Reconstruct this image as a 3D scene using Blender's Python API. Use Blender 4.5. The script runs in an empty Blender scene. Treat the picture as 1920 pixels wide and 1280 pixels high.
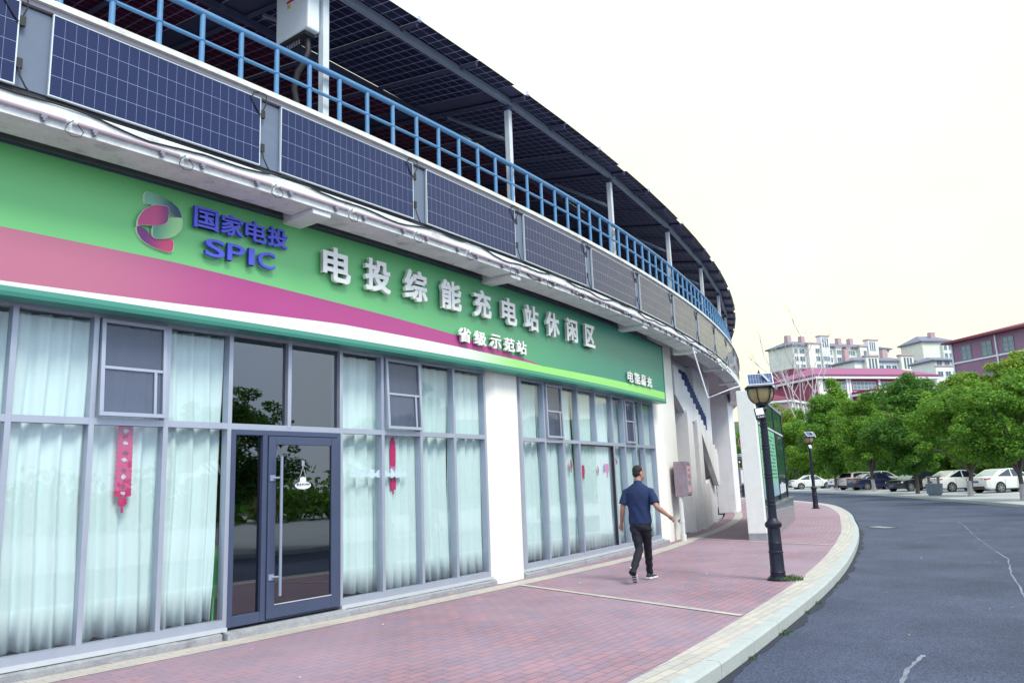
import bpy, bmesh, math, random
import numpy as np
from mathutils import Matrix, Vector
scene = bpy.context.scene
COL = scene.collection
R = math.radians
sin, cos, pi = math.sin, math.cos, math.pi

# ------------------------------------------------------------------ camera
cam_data = bpy.data.cameras.new("camera")
cam = bpy.data.objects.new("camera", cam_data)
COL.objects.link(cam)
scene.camera = cam
cam_data.sensor_width = 36.0
cam_data.lens = 36.0 * 1469.9 / 1920.0
cam_data.clip_start = 0.05
cam_data.clip_end = 3000.0
PITCH, ROLL = 0.18099, 0.03870
_r = Vector((1, 0, 0)); _u = Vector((0, -sin(PITCH), cos(PITCH))); _f = Vector((0, cos(PITCH), sin(PITCH)))
_r2 = _r * cos(ROLL) - _u * sin(ROLL); _u2 = _r * sin(ROLL) + _u * cos(ROLL)
cam.matrix_world = Matrix(((_r2.x, _u2.x, -_f.x, 0), (_r2.y, _u2.y, -_f.y, 0), (_r2.z, _u2.z, -_f.z, 1.6), (0, 0, 0, 1)))

# ------------------------------------------------------------------ sky, sun, exposure
SUN_EL, SUN_AZ = R(50), R(142)          # azimuth measured clockwise from +Y (the view direction)
world = bpy.data.worlds.new("World"); scene.world = world; world.use_nodes = True
wn, wl = world.node_tree.nodes, world.node_tree.links
wn.clear()
w_out = wn.new("ShaderNodeOutputWorld"); w_bg = wn.new("ShaderNodeBackground")
sky = wn.new("ShaderNodeTexSky"); sky.sky_type = 'NISHITA'; sky.sun_disc = False
sky.sun_elevation = SUN_EL; sky.sun_rotation = SUN_AZ
tc = wn.new("ShaderNodeTexCoord"); sep = wn.new("ShaderNodeSeparateXYZ")
wl.new(tc.outputs["Generated"], sep.inputs[0])
ramp = wn.new("ShaderNodeValToRGB")                       # overcast veil: warm white low, cool white overhead
cr = ramp.color_ramp
cr.elements[0].position = 0.0; cr.elements[0].color = (0.84, 0.81, 0.53, 1)
cr.elements[1].position = 1.0; cr.elements[1].color = (0.73, 0.95, 1.28, 1)
e = cr.elements.new(0.30); e.color = (0.86, 0.85, 0.60, 1)
e = cr.elements.new(0.62); e.color = (0.85, 0.87, 0.72, 1)
wl.new(sep.outputs["Z"], ramp.inputs[0])
wcool = wn.new("ShaderNodeMix"); wcool.data_type = 'RGBA'                      # the warm low veil lies ahead, behind the road it is cool
wfy = wn.new("ShaderNodeMapRange"); wfy.inputs[1].default_value = -.1; wfy.inputs[2].default_value = .55; wl.new(sep.outputs["Y"], wfy.inputs[0])
wl.new(wfy.outputs[0], wcool.inputs[0]); wcool.inputs[6].default_value = (.76, .91, 1.10, 1); wl.new(ramp.outputs[0], wcool.inputs[7])
wnoise = wn.new("ShaderNodeTexNoise"); wnoise.inputs["Scale"].default_value = 2.2; wnoise.inputs["Detail"].default_value = 5
wl.new(tc.outputs["Generated"], wnoise.inputs["Vector"])
wmul = wn.new("ShaderNodeMapRange"); wmul.inputs[1].default_value = 0.3; wmul.inputs[2].default_value = 0.7
wmul.inputs[3].default_value = 9.0; wmul.inputs[4].default_value = 11.5
wl.new(wnoise.outputs[0], wmul.inputs[0])
wsc = wn.new("ShaderNodeVectorMath"); wsc.operation = 'SCALE'
wl.new(wcool.outputs[2], wsc.inputs[0]); wl.new(wmul.outputs[0], wsc.inputs[3])
wmix = wn.new("ShaderNodeMix"); wmix.data_type = 'RGBA'; wmix.inputs[0].default_value = 0.90
wl.new(sky.outputs[0], wmix.inputs[6]); wl.new(wsc.outputs[0], wmix.inputs[7])
wl.new(wmix.outputs[2], w_bg.inputs[0]); w_bg.inputs[1].default_value = 0.10
wl.new(w_bg.outputs[0], w_out.inputs[0])
sun_d = bpy.data.lights.new("sun", 'SUN'); sun = bpy.data.objects.new("sun", sun_d); COL.objects.link(sun)
sun_d.energy = 2.0; sun_d.angle = R(20); sun_d.color = (1.0, 0.94, 0.80)
_sd = Vector((sin(SUN_AZ) * cos(SUN_EL), cos(SUN_AZ) * cos(SUN_EL), sin(SUN_EL)))
sun.rotation_euler = _sd.to_track_quat('Z', 'Y').to_euler()
sun.location = _sd * 60
vs = scene.view_settings
scene.display_settings.display_device = 'sRGB'
vs.view_transform = 'Standard'; vs.look = 'None'; vs.gamma = 1.0; vs.use_curve_mapping = False
vs.exposure = 0.66
scene.cycles.max_bounces = 8; scene.cycles.transparent_max_bounces = 24
scene.cycles.caustics_reflective = False; scene.cycles.caustics_refractive = False
scene.cycles.use_denoising = True

# ------------------------------------------------------------------ plan of the curved stadium front
CX, CY, RF, T0 = -61.1138, 53.4885, 72.6076, -0.62
def th(s): return T0 + s / RF
def pol(s, dR, z=0.0):
    a = th(s); r = RF + dR
    return Vector((CX + r * cos(a), CY + r * sin(a), z))
def heading(s): return th(s) + pi / 2         # local X runs along the front, local -Y points at the road
def frame(s, dR, z=0.0): return Matrix.Translation(pol(s, dR, z)) @ Matrix.Rotation(heading(s), 4, 'Z')

# ------------------------------------------------------------------ objects
def empty(name, loc=(0, 0, 0), rz=0.0):
    o = bpy.data.objects.new(name, None); COL.objects.link(o)
    o.empty_display_size = 0.2
    o.location = loc; o.rotation_euler = (0, 0, rz)
    return o
def tag(o, label=None, cat=None, group=None, kind=None):
    if label: o["label"] = label
    if cat: o["category"] = cat
    if group: o["group"] = group
    if kind: o["kind"] = kind
    return o
def thing(name, label, cat, loc=(0, 0, 0), rz=0.0, group=None):
    return tag(empty(name, loc, rz), label, cat, group)
def wmat(o):
    m = Matrix.Translation(o.location) @ Matrix.Rotation(o.rotation_euler[2], 4, 'Z') @ Matrix.Diagonal((*o.scale, 1))
    return wmat(o.parent) @ m if o.parent else m
def children(o): return [c for c in bpy.data.objects if c.parent == o]
_kids = {}
def copy_tree(o, parent=None):
    c = o.copy(); COL.objects.link(c)
    c.parent = parent
    for ch in _kids.get(o.name, []):
        k = copy_tree(ch, c)
        _kids.setdefault(c.name, []).append(k)
    return c
def link(o, parent):
    COL.objects.link(o)
    if parent is not None:
        o.parent = parent; _kids.setdefault(parent.name, []).append(o)

class MB:
    """collects polygons and links them as one mesh object"""
    def __init__(s, M=None): s.v = []; s.f = []; s.m = []; s.uv = []; s.M = M or Matrix.Identity(4); s.mi = 0
    def add(s, vs, fs, uvs=None):
        b = len(s.v); s.v += [s.M @ Vector(p) for p in vs]
        for i, f in enumerate(fs):
            s.f.append([b + k for k in f]); s.m.append(s.mi)
            s.uv.append(uvs[i] if uvs else [(0, 0)] * len(f))
        return s
    def box(s, a, b, rot=None, piv=None):
        (x0, y0, z0), (x1, y1, z1) = a, b
        vs = [Vector(p) for p in ((x0, y0, z0), (x1, y0, z0), (x1, y1, z0), (x0, y1, z0), (x0, y0, z1), (x1, y0, z1), (x1, y1, z1), (x0, y1, z1))]
        if rot is not None:
            c = Vector(piv) if piv is not None else sum(vs, Vector()) / 8
            vs = [rot @ (p - c) + c for p in vs]
        return s.add(vs, [(0, 3, 2, 1), (4, 5, 6, 7), (0, 1, 5, 4), (1, 2, 6, 5), (2, 3, 7, 6), (3, 0, 4, 7)])
    def tube(s, path, r, n=8, cap=True):
        P = [Vector(p) for p in path]; rs = r if isinstance(r, (list, tuple)) else [r] * len(P)
        vs = []; ref = None
        for i, p in enumerate(P):
            d = (P[min(i + 1, len(P) - 1)] - P[max(i - 1, 0)]).normalized()
            if ref is None: ref = Vector((0, 0, 1)) if abs(d.z) < .9 else Vector((1, 0, 0))
            a = d.cross(ref)
            if a.length < 1e-4: a = d.orthogonal()
            a.normalize(); b = a.cross(d).normalized(); ref = b
            for k in range(n):
                t = 2 * pi * k / n; vs.append(p + (a * cos(t) + b * sin(t)) * rs[i])
        fs = [(i * n + k, i * n + (k + 1) % n, (i + 1) * n + (k + 1) % n, (i + 1) * n + k) for i in range(len(P) - 1) for k in range(n)]
        if cap: fs += [tuple(range(n - 1, -1, -1)), tuple(range((len(P) - 1) * n, len(P) * n))]
        return s.add(vs, fs)
    def lathe(s, prof, n=16, c=(0, 0, 0)):
        vs = []
        for r, z in prof:
            for k in range(n): t = 2 * pi * k / n; vs.append((c[0] + r * cos(t), c[1] + r * sin(t), c[2] + z))
        m = len(prof)
        fs = [(i * n + k, i * n + (k + 1) % n, (i + 1) * n + (k + 1) % n, (i + 1) * n + k) for i in range(m - 1) for k in range(n)]
        fs += [tuple(range(n - 1, -1, -1)), tuple(range((m - 1) * n, m * n))]
        return s.add(vs, fs)
    def loft(s, rings, cap=True):
        n = len(rings[0]); vs = [p for r in rings for p in r]; m = len(rings)
        fs = [(i * n + k, i * n + (k + 1) % n, (i + 1) * n + (k + 1) % n, (i + 1) * n + k) for i in range(m - 1) for k in range(n)]
        if cap: fs += [tuple(range(n - 1, -1, -1)), tuple(range((m - 1) * n, m * n))]
        return s.add(vs, fs)
    def ell(s, c, r, n=12, m=8, rot=None):
        c = Vector(c); rings = []
        for i in range(m + 1):
            t = pi * (i + .02) / (m + .04) if 0 < i < m else (0.03 if i == 0 else pi - .03)
            ring = []
            for k in range(n):
                a = 2 * pi * k / n; p = Vector((r[0] * sin(t) * cos(a), r[1] * sin(t) * sin(a), -r[2] * cos(t)))
                ring.append(c + (rot @ p if rot is not None else p))
            rings.append(ring)
        return s.loft(rings)
    def prism(s, poly, z0, z1):
        n = len(poly)
        vs = [(x, y, z0) for x, y in poly] + [(x, y, z1) for x, y in poly]
        return s.add(vs, [tuple(range(n - 1, -1, -1)), tuple(range(n, 2 * n))] + [(k, (k + 1) % n, n + (k + 1) % n, n + k) for k in range(n)])
    def wall(s, poly, y0, y1):              # polygon in x,z pushed through y
        n = len(poly)
        vs = [(x, y0, z) for x, z in poly] + [(x, y1, z) for x, z in poly]
        return s.add(vs, [tuple(range(n)), tuple(range(2 * n - 1, n - 1, -1))] + [((k + 1) % n, k, n + k, n + (k + 1) % n) for k in range(n)])
    def sweep(s, s0, s1, prof, step=0.5, closed=True):   # profile of (dR, z) carried along the front
        n = max(1, int(math.ceil((s1 - s0) / step))); S = [s0 + (s1 - s0) * i / n for i in range(n + 1)]
        m = len(prof); vs = [pol(q, a, z) for q in S for a, z in prof]; fs = []; uv = []
        L = [0]
        for j in range(m): a = prof[j]; b = prof[(j + 1) % m]; L.append(L[-1] + math.hypot(a[0] - b[0], a[1] - b[1]))
        for i in range(n):
            for j in range(m if closed else m - 1):
                k = (j + 1) % m
                fs.append((i * m + j, i * m + k, (i + 1) * m + k, (i + 1) * m + j))
                uv.append([(S[i], L[j]), (S[i], L[j + 1]), (S[i + 1], L[j + 1]), (S[i + 1], L[j])])
        if closed:
            fs += [tuple(range(m - 1, -1, -1)), tuple(range(n * m, n * m + m))]; uv += [[(0, 0)] * m] * 2
        return s.add(vs, fs, uv)
    def strip(s, S, lo, hi):                  # surface between two (dR, z) curves over s; uv = (s, t)
        vs = []; fs = []; uv = []
        for q in S:
            a, b = lo(q), hi(q); vs += [pol(q, *a), pol(q, *b)]
        for i in range(len(S) - 1):
            fs.append((2 * i, 2 * i + 2, 2 * i + 3, 2 * i + 1))
            def w(q, p): return (q, p[1] + p[0])
            uv.append([w(S[i], lo(S[i])), w(S[i + 1], lo(S[i + 1])), w(S[i + 1], hi(S[i + 1])), w(S[i], hi(S[i]))])
        return s.add(vs, fs, uv)
    def build(s, name, mats, parent=None, smooth=False, world=False, label=None, kind=None, bevel=0, fixn=True):
        me = bpy.data.meshes.new(name)
        v = s.v
        if world and parent is not None:
            inv = wmat(parent).inverted(); v = [inv @ p for p in v]
        me.from_pydata([tuple(p) for p in v], [], s.f)
        mats = mats if isinstance(mats, (list, tuple)) else [mats]
        for m in mats: me.materials.append(m)
        me.polygons.foreach_set("material_index", s.m)
        uvl = me.uv_layers.new(name="uv")
        uvl.data.foreach_set("uv", [c for f in s.uv for p in f for c in p])
        me.update()
        if fixn:
            bm = bmesh.new(); bm.from_mesh(me); bmesh.ops.recalc_face_normals(bm, faces=bm.faces); bm.to_mesh(me); bm.free()
        if smooth:
            me.polygons.foreach_set("use_smooth", [True] * len(me.polygons))
            if smooth != 'all': me.set_sharp_from_angle(angle=R(smooth if smooth is not True else 40))
        o = bpy.data.objects.new(name, me); link(o, parent)
        if bevel:
            b = o.modifiers.new("bevel", 'BEVEL'); b.width = bevel; b.segments = 2; b.limit_method = 'ANGLE'
        if label: o["label"] = label
        if kind: o["kind"] = kind
        return o
def bake(o):
    """apply the modifiers of a mesh object"""
    dg = bpy.context.evaluated_depsgraph_get(); dg.update()
    me = bpy.data.meshes.new_from_object(o.evaluated_get(dg)); o.modifiers.clear()
    old = o.data; o.data = me; bpy.data.meshes.remove(old)
    return o

# ------------------------------------------------------------------ materials
MATS = {}
def nodes_of(name):
    m = bpy.data.materials.new(name); m.use_nodes = True
    return m, m.node_tree.nodes, m.node_tree.links, m.node_tree.nodes["Principled BSDF"]
def pm(name, col, rough=.6, metal=0, var=.12, scale=6, bump=0.0, bscale=None, spec=.5, stain=None, stain_amt=.5, stain_scale=1.5, streak=False, coat=0, uv=False, hue=None):
    """painted / mineral surface: base colour with fine mottling, optional stains in a second colour, optional bump"""
    m, n, l, b = nodes_of(name)
    b.inputs["Roughness"].default_value = rough; b.inputs["Metallic"].default_value = metal
    b.inputs["Specular IOR Level"].default_value = spec; b.inputs["Coat Weight"].default_value = coat
    t = n.new("ShaderNodeTexCoord"); src = t.outputs["UV" if uv else "Object"]
    nz = n.new("ShaderNodeTexNoise"); nz.inputs["Scale"].default_value = scale; nz.inputs["Detail"].default_value = 6
    nz.inputs["Roughness"].default_value = .65
    l.new(src, nz.inputs["Vector"])
    mr = n.new("ShaderNodeMapRange"); mr.inputs[1].default_value = .25; mr.inputs[2].default_value = .75
    mr.inputs[3].default_value = 1 - var; mr.inputs[4].default_value = 1 + var
    l.new(nz.outputs[0], mr.inputs[0])
    vm = n.new("ShaderNodeVectorMath"); vm.operation = 'SCALE'; vm.inputs[0].default_value = col; l.new(mr.outputs[0], vm.inputs[3])
    out = vm.outputs[0]
    if stain:
        n2 = n.new("ShaderNodeTexNoise"); n2.inputs["Scale"].default_value = stain_scale; n2.inputs["Detail"].default_value = 9; n2.inputs["Roughness"].default_value = .7
        if streak:
            mp = n.new("ShaderNodeMapping"); mp.inputs["Scale"].default_value = (1, 1, .12); l.new(src, mp.inputs[0]); l.new(mp.outputs[0], n2.inputs["Vector"])
        else: l.new(src, n2.inputs["Vector"])
        m2 = n.new("ShaderNodeMapRange"); m2.inputs[1].default_value = .52; m2.inputs[2].default_value = .74; m2.inputs[4].default_value = stain_amt
        l.new(n2.outputs[0], m2.inputs[0])
        mx = n.new("ShaderNodeMix"); mx.data_type = 'RGBA'; l.new(m2.outputs[0], mx.inputs[0]); l.new(out, mx.inputs[6]); mx.inputs[7].default_value = (*stain, 1)
        out = mx.outputs[2]
    l.new(out, b.inputs["Base Color"])
    rr = n.new("ShaderNodeMapRange"); rr.inputs[3].default_value = max(.02, rough - .1); rr.inputs[4].default_value = min(1, rough + .12)
    l.new(nz.outputs[0], rr.inputs[0]); l.new(rr.outputs[0], b.inputs["Roughness"])
    if bump:
        n3 = n.new("ShaderNodeTexNoise"); n3.inputs["Scale"].default_value = bscale or scale * 4; n3.inputs["Detail"].default_value = 5; l.new(src, n3.inputs["Vector"])
        bp = n.new("ShaderNodeBump"); bp.inputs["Strength"].default_value = bump; bp.inputs["Distance"].default_value = .02
        l.new(n3.outputs[0], bp.inputs["Height"]); l.new(bp.outputs[0], b.inputs["Normal"])
    MATS[name] = m
    return m
def glass(name, tint=(.86, .93, .95), refl=.06, rough=0.0, haze=0.0, hazecol=(.5, .55, .65)):
    m, n, l, b = nodes_of(name); n.remove(b); out = n["Material Output"]
    tr = n.new("ShaderNodeBsdfTransparent"); tr.inputs[0].default_value = (*tint, 1)
    gl = n.new("ShaderNodeBsdfGlossy"); gl.inputs["Roughness"].default_value = rough; gl.inputs[0].default_value = (.93, .95, 1, 1)
    fr = n.new("ShaderNodeLayerWeight"); fr.inputs[0].default_value = .5
    pw = n.new("ShaderNodeMath"); pw.operation = 'POWER'; pw.inputs[1].default_value = 4.5; l.new(fr.outputs["Facing"], pw.inputs[0])
    ad = n.new("ShaderNodeMath"); ad.operation = 'MULTIPLY_ADD'; ad.inputs[1].default_value = .85; ad.inputs[2].default_value = refl
    ad.use_clamp = True; l.new(pw.outputs[0], ad.inputs[0])
    mx = n.new("ShaderNodeMixShader"); l.new(ad.outputs[0], mx.inputs[0]); l.new(tr.outputs[0], mx.inputs[1]); l.new(gl.outputs[0], mx.inputs[2])
    # slight ripple of large panes
    t = n.new("ShaderNodeTexCoord"); nz = n.new("ShaderNodeTexNoise"); nz.inputs["Scale"].default_value = 1.3; l.new(t.outputs["Object"], nz.inputs["Vector"])
    bp = n.new("ShaderNodeBump"); bp.inputs["Strength"].default_value = .04; bp.inputs["Distance"].default_value = .02; l.new(nz.outputs[0], bp.inputs["Height"]); l.new(bp.outputs[0], gl.inputs["Normal"])
    last = mx.outputs[0]
    if haze:
        df = n.new("ShaderNodeBsdfDiffuse"); df.inputs[0].default_value = (*hazecol, 1)
        m2 = n.new("ShaderNodeMixShader"); m2.inputs[0].default_value = haze; l.new(last, m2.inputs[1]); l.new(df.outputs[0], m2.inputs[2]); last = m2.outputs[0]
    l.new(last, out.inputs[0]); MATS[name] = m
    return m
# ------------------------------------------------------------------ palette
pm("white_paint", (.77, .80, .80), .65, var=.07, scale=3, bump=.15, bscale=40, stain=(.42, .43, .42), stain_amt=.6, stain_scale=1.1, streak=True)
pm("pillar_paint", (.86, .86, .81), .6, var=.04, scale=2, bump=.12, bscale=30, stain=(.55, .52, .46), stain_amt=.35, stain_scale=1.2, streak=True)
pm("stair_paint", (.84, .85, .88), .7, var=.07, scale=2, bump=.15, bscale=30, stain=(.48, .48, .5), stain_amt=.5, stain_scale=.9, streak=True)
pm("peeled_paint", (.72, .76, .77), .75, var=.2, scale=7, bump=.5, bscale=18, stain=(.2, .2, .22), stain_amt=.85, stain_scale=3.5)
pm("coping_paint", (.70, .71, .67), .7, var=.1, scale=5, bump=.25, bscale=25, stain=(.36, .36, .36), stain_amt=.55, stain_scale=2.2)
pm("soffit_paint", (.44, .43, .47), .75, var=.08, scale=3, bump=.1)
pm("eave_panel", (.42, .41, .47), .45, var=.05)
pm("bitumen", (.035, .037, .05), .8, var=.3, bump=.4)
pm("slate_plate", (.13, .17, .245), .42, var=.06, scale=3, stain=(.2, .24, .3), stain_amt=.4)
pm("aluminium", (.42, .465, .57), .38, metal=.35, var=.05, scale=4, stain=(.33, .36, .42), stain_amt=.3)
pm("aluminium_pale", (.63, .68, .73), .35, metal=.3, var=.04)
pm("door_frame", (.075, .10, .18), .35, metal=.3, var=.05)
pm("rubber", (.02, .02, .025), .6, var=.1)
pm("cable_black", (.018, .018, .026), .55, var=.1)
pm("concrete", (.33, .345, .375), .85, var=.2, scale=12, bump=.6, bscale=60, stain=(.16, .17, .2), stain_amt=.7, stain_scale=4)
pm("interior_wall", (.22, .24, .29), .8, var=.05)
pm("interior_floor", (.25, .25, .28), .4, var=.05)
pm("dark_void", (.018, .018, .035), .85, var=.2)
pm("dark_red", (.10, .012, .035), .7, var=.3)
pm("curtain", (.70, .835, .845), .9, var=.03, scale=2)
pm("rail_blue", (.085, .235, .45), .4, var=.12, scale=5, stain=(.19, .30, .47), stain_amt=.5, stain_scale=4, bump=.1)
pm("steel_blue", (.27, .33, .45), .5, metal=.2, var=.12, scale=6, stain=(.2, .18, .2), stain_amt=.4, stain_scale=3)
pm("steel_white", (.62, .68, .74), .5, var=.08, scale=6, stain=(.4, .4, .42), stain_amt=.4, stain_scale=3, streak=True)
pm("steel_dark", (.075, .08, .16), .55, metal=.2, var=.15, scale=5)
pm("tube_pink", (.56, .47, .52), .35, var=.06, scale=8)
pm("wire_grey", (.20, .21, .27), .5, var=.1)
pm("white_plastic", (.76, .82, .87), .35, var=.03)
pm("heat_sink", (.42, .46, .52), .4, metal=.6, var=.05)
pm("letter_white", (.88, .90, .87), .35, var=.03)
pm("letter_blue", (.085, .105, .70), .35, var=.06)
pm("red_paper", (.60, .025, .17), .6, var=.25, scale=30)
pm("pink_paper", (.70, .20, .50), .6, var=.1)
pm("kerb_stone", (.44, .48, .47), .8, var=.1, scale=8, bump=.3, bscale=50, stain=(.36, .38, .38), stain_amt=.5, stain_scale=2)
pm("soil", (.09, .085, .06), .95, var=.4, scale=8, bump=.6)
pm("parking", (.42, .44, .46), .85, var=.1, scale=1.2, bump=.2, bscale=30, stain=(.28, .29, .31), stain_amt=.5, stain_scale=.4)
pm("pale_line", (.19, .21, .27), .8, var=.45, scale=3)

def brick_mat(name, c1, c2, mortar, bw, bh, msize, off=.5, rough=.75, var=.25, scale_noise=.9, dirt=(.30, .25, .33)):
    m, n, l, b = nodes_of(name)
    t = n.new("ShaderNodeTexCoord"); br = n.new("ShaderNodeTexBrick")
    br.inputs["Scale"].default_value = 1.0; br.inputs["Brick Width"].default_value = bw; br.inputs["Row Height"].default_value = bh
    br.inputs["Mortar Size"].default_value = msize; br.inputs["Mortar Smooth"].default_value = .3; br.offset = off
    br.inputs["Color1"].default_value = (*c1, 1); br.inputs["Color2"].default_value = (*c2, 1); br.inputs["Mortar"].default_value = (*mortar, 1)
    wob = n.new("ShaderNodeTexNoise"); wob.inputs["Scale"].default_value = 1.7; l.new(t.outputs["UV"], wob.inputs["Vector"])
    va = n.new("ShaderNodeVectorMath"); va.operation = 'MULTIPLY_ADD'; l.new(wob.outputs["Color"], va.inputs[0]); va.inputs[1].default_value = (.03, .03, 0); l.new(t.outputs["UV"], va.inputs[2])
    l.new(va.outputs[0], br.inputs["Vector"])
    nz = n.new("ShaderNodeTexNoise"); nz.inputs["Scale"].default_value = scale_noise; nz.inputs["Detail"].default_value = 7; nz.inputs["Roughness"].default_value = .7
    l.new(t.outputs["UV"], nz.inputs["Vector"])
    mr = n.new("ShaderNodeMapRange"); mr.inputs[1].default_value = .25; mr.inputs[2].default_value = .75; mr.inputs[3].default_value = 1 - var; mr.inputs[4].default_value = 1 + var
    l.new(nz.outputs[0], mr.inputs[0])
    sc = n.new("ShaderNodeVectorMath"); sc.operation = 'SCALE'; l.new(br.outputs["Color"], sc.inputs[0]); l.new(mr.outputs[0], sc.inputs[3])
    # per-brick redder or greyer pieces: coarse cell noise stretched to the brick size
    wn_ = n.new("ShaderNodeTexWhiteNoise"); wn_.noise_dimensions = '2D'
    sn = n.new("ShaderNodeVectorMath"); sn.operation = 'SNAP'; sn.inputs[1].default_value = (bw, bh, 1); l.new(t.outputs["UV"], sn.inputs[0]); l.new(sn.outputs[0], wn_.inputs["Vector"])
    n4 = n.new("ShaderNodeTexNoise"); n4.inputs["Scale"].default_value = .35; n4.inputs["Detail"].default_value = 4; l.new(t.outputs["UV"], n4.inputs["Vector"])
    m4 = n.new("ShaderNodeMapRange"); m4.inputs[1].default_value = .42; m4.inputs[2].default_value = .68; m4.inputs[4].default_value = .6; l.new(n4.outputs[0], m4.inputs[0])
    mx = n.new("ShaderNodeMix"); mx.data_type = 'RGBA'; l.new(m4.outputs[0], mx.inputs[0]); l.new(sc.outputs[0], mx.inputs[6]); mx.inputs[7].default_value = (*dirt, 1)
    l.new(mx.outputs[2], b.inputs["Base Color"])
    n5 = n.new("ShaderNodeTexNoise"); n5.inputs["Scale"].default_value = 60; n5.inputs["Detail"].default_value = 3; l.new(t.outputs["UV"], n5.inputs["Vector"])
    ml = n.new("ShaderNodeMath"); ml.operation = 'MULTIPLY_ADD'; ml.inputs[1].default_value = -.8; l.new(br.outputs["Fac"], ml.inputs[0])
    sc5 = n.new("ShaderNodeMath"); sc5.operation = 'MULTIPLY'; sc5.inputs[1].default_value = .35; l.new(n5.outputs[0], sc5.inputs[0]); l.new(sc5.outputs[0], ml.inputs[2])
    bp = n.new("ShaderNodeBump"); bp.inputs["Strength"].default_value = .5; bp.inputs["Distance"].default_value = .006; l.new(ml.outputs[0], bp.inputs["Height"]); l.new(bp.outputs[0], b.inputs["Normal"])
    r2 = n.new("ShaderNodeMapRange"); r2.inputs[3].default_value = rough - .15; r2.inputs[4].default_value = rough + .15; l.new(nz.outputs[0], r2.inputs[0]); l.new(r2.outputs[0], b.inputs["Roughness"])
    MATS[name] = m; return m
brick_mat("red_paving", (.37, .205, .235), (.265, .195, .262), (.15, .12, .155), .23, .115, .006, dirt=(.345, .27, .335))
brick_mat("cream_paving", (.56, .51, .44), (.44, .43, .40), (.22, .19, .19), .23, .104, .004, var=.12, dirt=(.50, .47, .44))
brick_mat("red_wall", (.30, .05, .11), (.24, .05, .11), (.3, .15, .2), .5, .14, .006, var=.12, dirt=(.26, .07, .13))
def asphalt():
    m, n, l, b = nodes_of("asphalt")
    t = n.new("ShaderNodeTexCoord")
    a = n.new("ShaderNodeTexNoise"); a.inputs["Scale"].default_value = 55; a.inputs["Detail"].default_value = 6; l.new(t.outputs["Object"], a.inputs["Vector"])
    c = n.new("ShaderNodeTexNoise"); c.inputs["Scale"].default_value = .45; c.inputs["Detail"].default_value = 8; c.inputs["Roughness"].default_value = .65; l.new(t.outputs["Object"], c.inputs["Vector"])
    r = n.new("ShaderNodeValToRGB"); r.color_ramp.elements[0].position = .3; r.color_ramp.elements[0].color = (.025, .034, .064, 1)
    r.color_ramp.elements[1].position = .72; r.color_ramp.elements[1].color = (.066, .082, .138, 1); l.new(c.outputs[0], r.inputs[0])
    mr = n.new("ShaderNodeMapRange"); mr.inputs[1].default_value = .3; mr.inputs[2].default_value = .7; mr.inputs[3].default_value = .3; mr.inputs[4].default_value = 1.95; l.new(a.outputs[0], mr.inputs[0])
    s = n.new("ShaderNodeVectorMath"); s.operation = 'SCALE'; l.new(r.outputs[0], s.inputs[0]); l.new(mr.outputs[0], s.inputs[3])
    # pale worn patches
    w = n.new("ShaderNodeTexNoise"); w.inputs["Scale"].default_value = 1.1; w.inputs["Detail"].default_value = 10; w.inputs["Roughness"].default_value = .8; l.new(t.outputs["Object"], w.inputs["Vector"])
    wr = n.new("ShaderNodeMapRange"); wr.inputs[1].default_value = .57; wr.inputs[2].default_value = .75; wr.inputs[4].default_value = .7; l.new(w.outputs[0], wr.inputs[0])
    mx = n.new("ShaderNodeMix"); mx.data_type = 'RGBA'; l.new(wr.outputs[0], mx.inputs[0]); l.new(s.outputs[0], mx.inputs[6]); mx.inputs[7].default_value = (.14, .16, .215, 1)
    l.new(mx.outputs[2], b.inputs["Base Color"]); b.inputs["Roughness"].default_value = .8; b.inputs["Specular IOR Level"].default_value = .42
    bp = n.new("ShaderNodeBump"); bp.inputs["Strength"].default_value = .6; bp.inputs["Distance"].default_value = .008; l.new(a.outputs[0], bp.inputs["Height"]); l.new(bp.outputs[0], b.inputs["Normal"])
    MATS["asphalt"] = m
asphalt()
glass("clear_glass", (.96, .985, .985), .05)
glass("dark_glass", (.42, .46, .52), .13)
glass("screen_glass", (.66, .69, .76), .05, haze=.24, hazecol=(.20, .22, .31))

# ------------------------------------------------------------------ ground
KS = [-30, -6, -1.7, .7, 3.2, 6.4, 10, 13.7, 19.7, 27, 34, 41, 60, 110]
KD = [5.7, 5.62, 5.47, 5.21, 5.05, 4.83, 4.6, 4.47, 4.42, 4.9, 5.6, 5.7, 5.8, 6]
FS = [-60, 20, 27.4, 36.8, 48.9, 65.6, 80, 130]
FD = [11.8, 11.8, 11.85, 12.1, 14.5, 19, 24, 40]
# smooth both kerb lines
_ss = np.arange(-60, 131, .5)
def _sm(S_, D_, k):
    y = np.interp(_ss, S_, D_); ker = np.hanning(k); ker /= ker.sum()
    return np.convolve(np.pad(y, (k // 2, k // 2), 'edge'), ker, 'valid')
_kf, _ff = _sm(KS, KD, 15), _sm(FS, FD, 31)
def kf(s): return float(np.interp(s, _ss, _kf))
def ff(s): return float(np.interp(s, _ss, _ff))
def rng(a, b, st): n = max(1, int(math.ceil((b - a) / st))); return [a + (b - a) * i / n for i in range(n + 1)]
g = MB(); g.box((-1400, -1400, -.9), (1400, 1400, -.45)); g.build("ground", MATS["soil"], kind='structure')
WALK = rng(-28, 100, .5)
g = MB(); g.strip(WALK, lambda s: (-.12, 0), lambda s: (kf(s) - .45, 0)); g.build("sidewalk", MATS["red_paving"], kind='structure')
g = MB(); g.strip(WALK, lambda s: (kf(s) - .45, 0.0), lambda s: (kf(s) - .14, 0.0)); g.build("sidewalk_border", MATS["cream_paving"], kind='structure')
def blo(s): return float(np.interp(s, [-8, -4, 0, 3, 8, 13, 30], [.12, .14, .17, .24, .45, .30, .30]))
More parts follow.
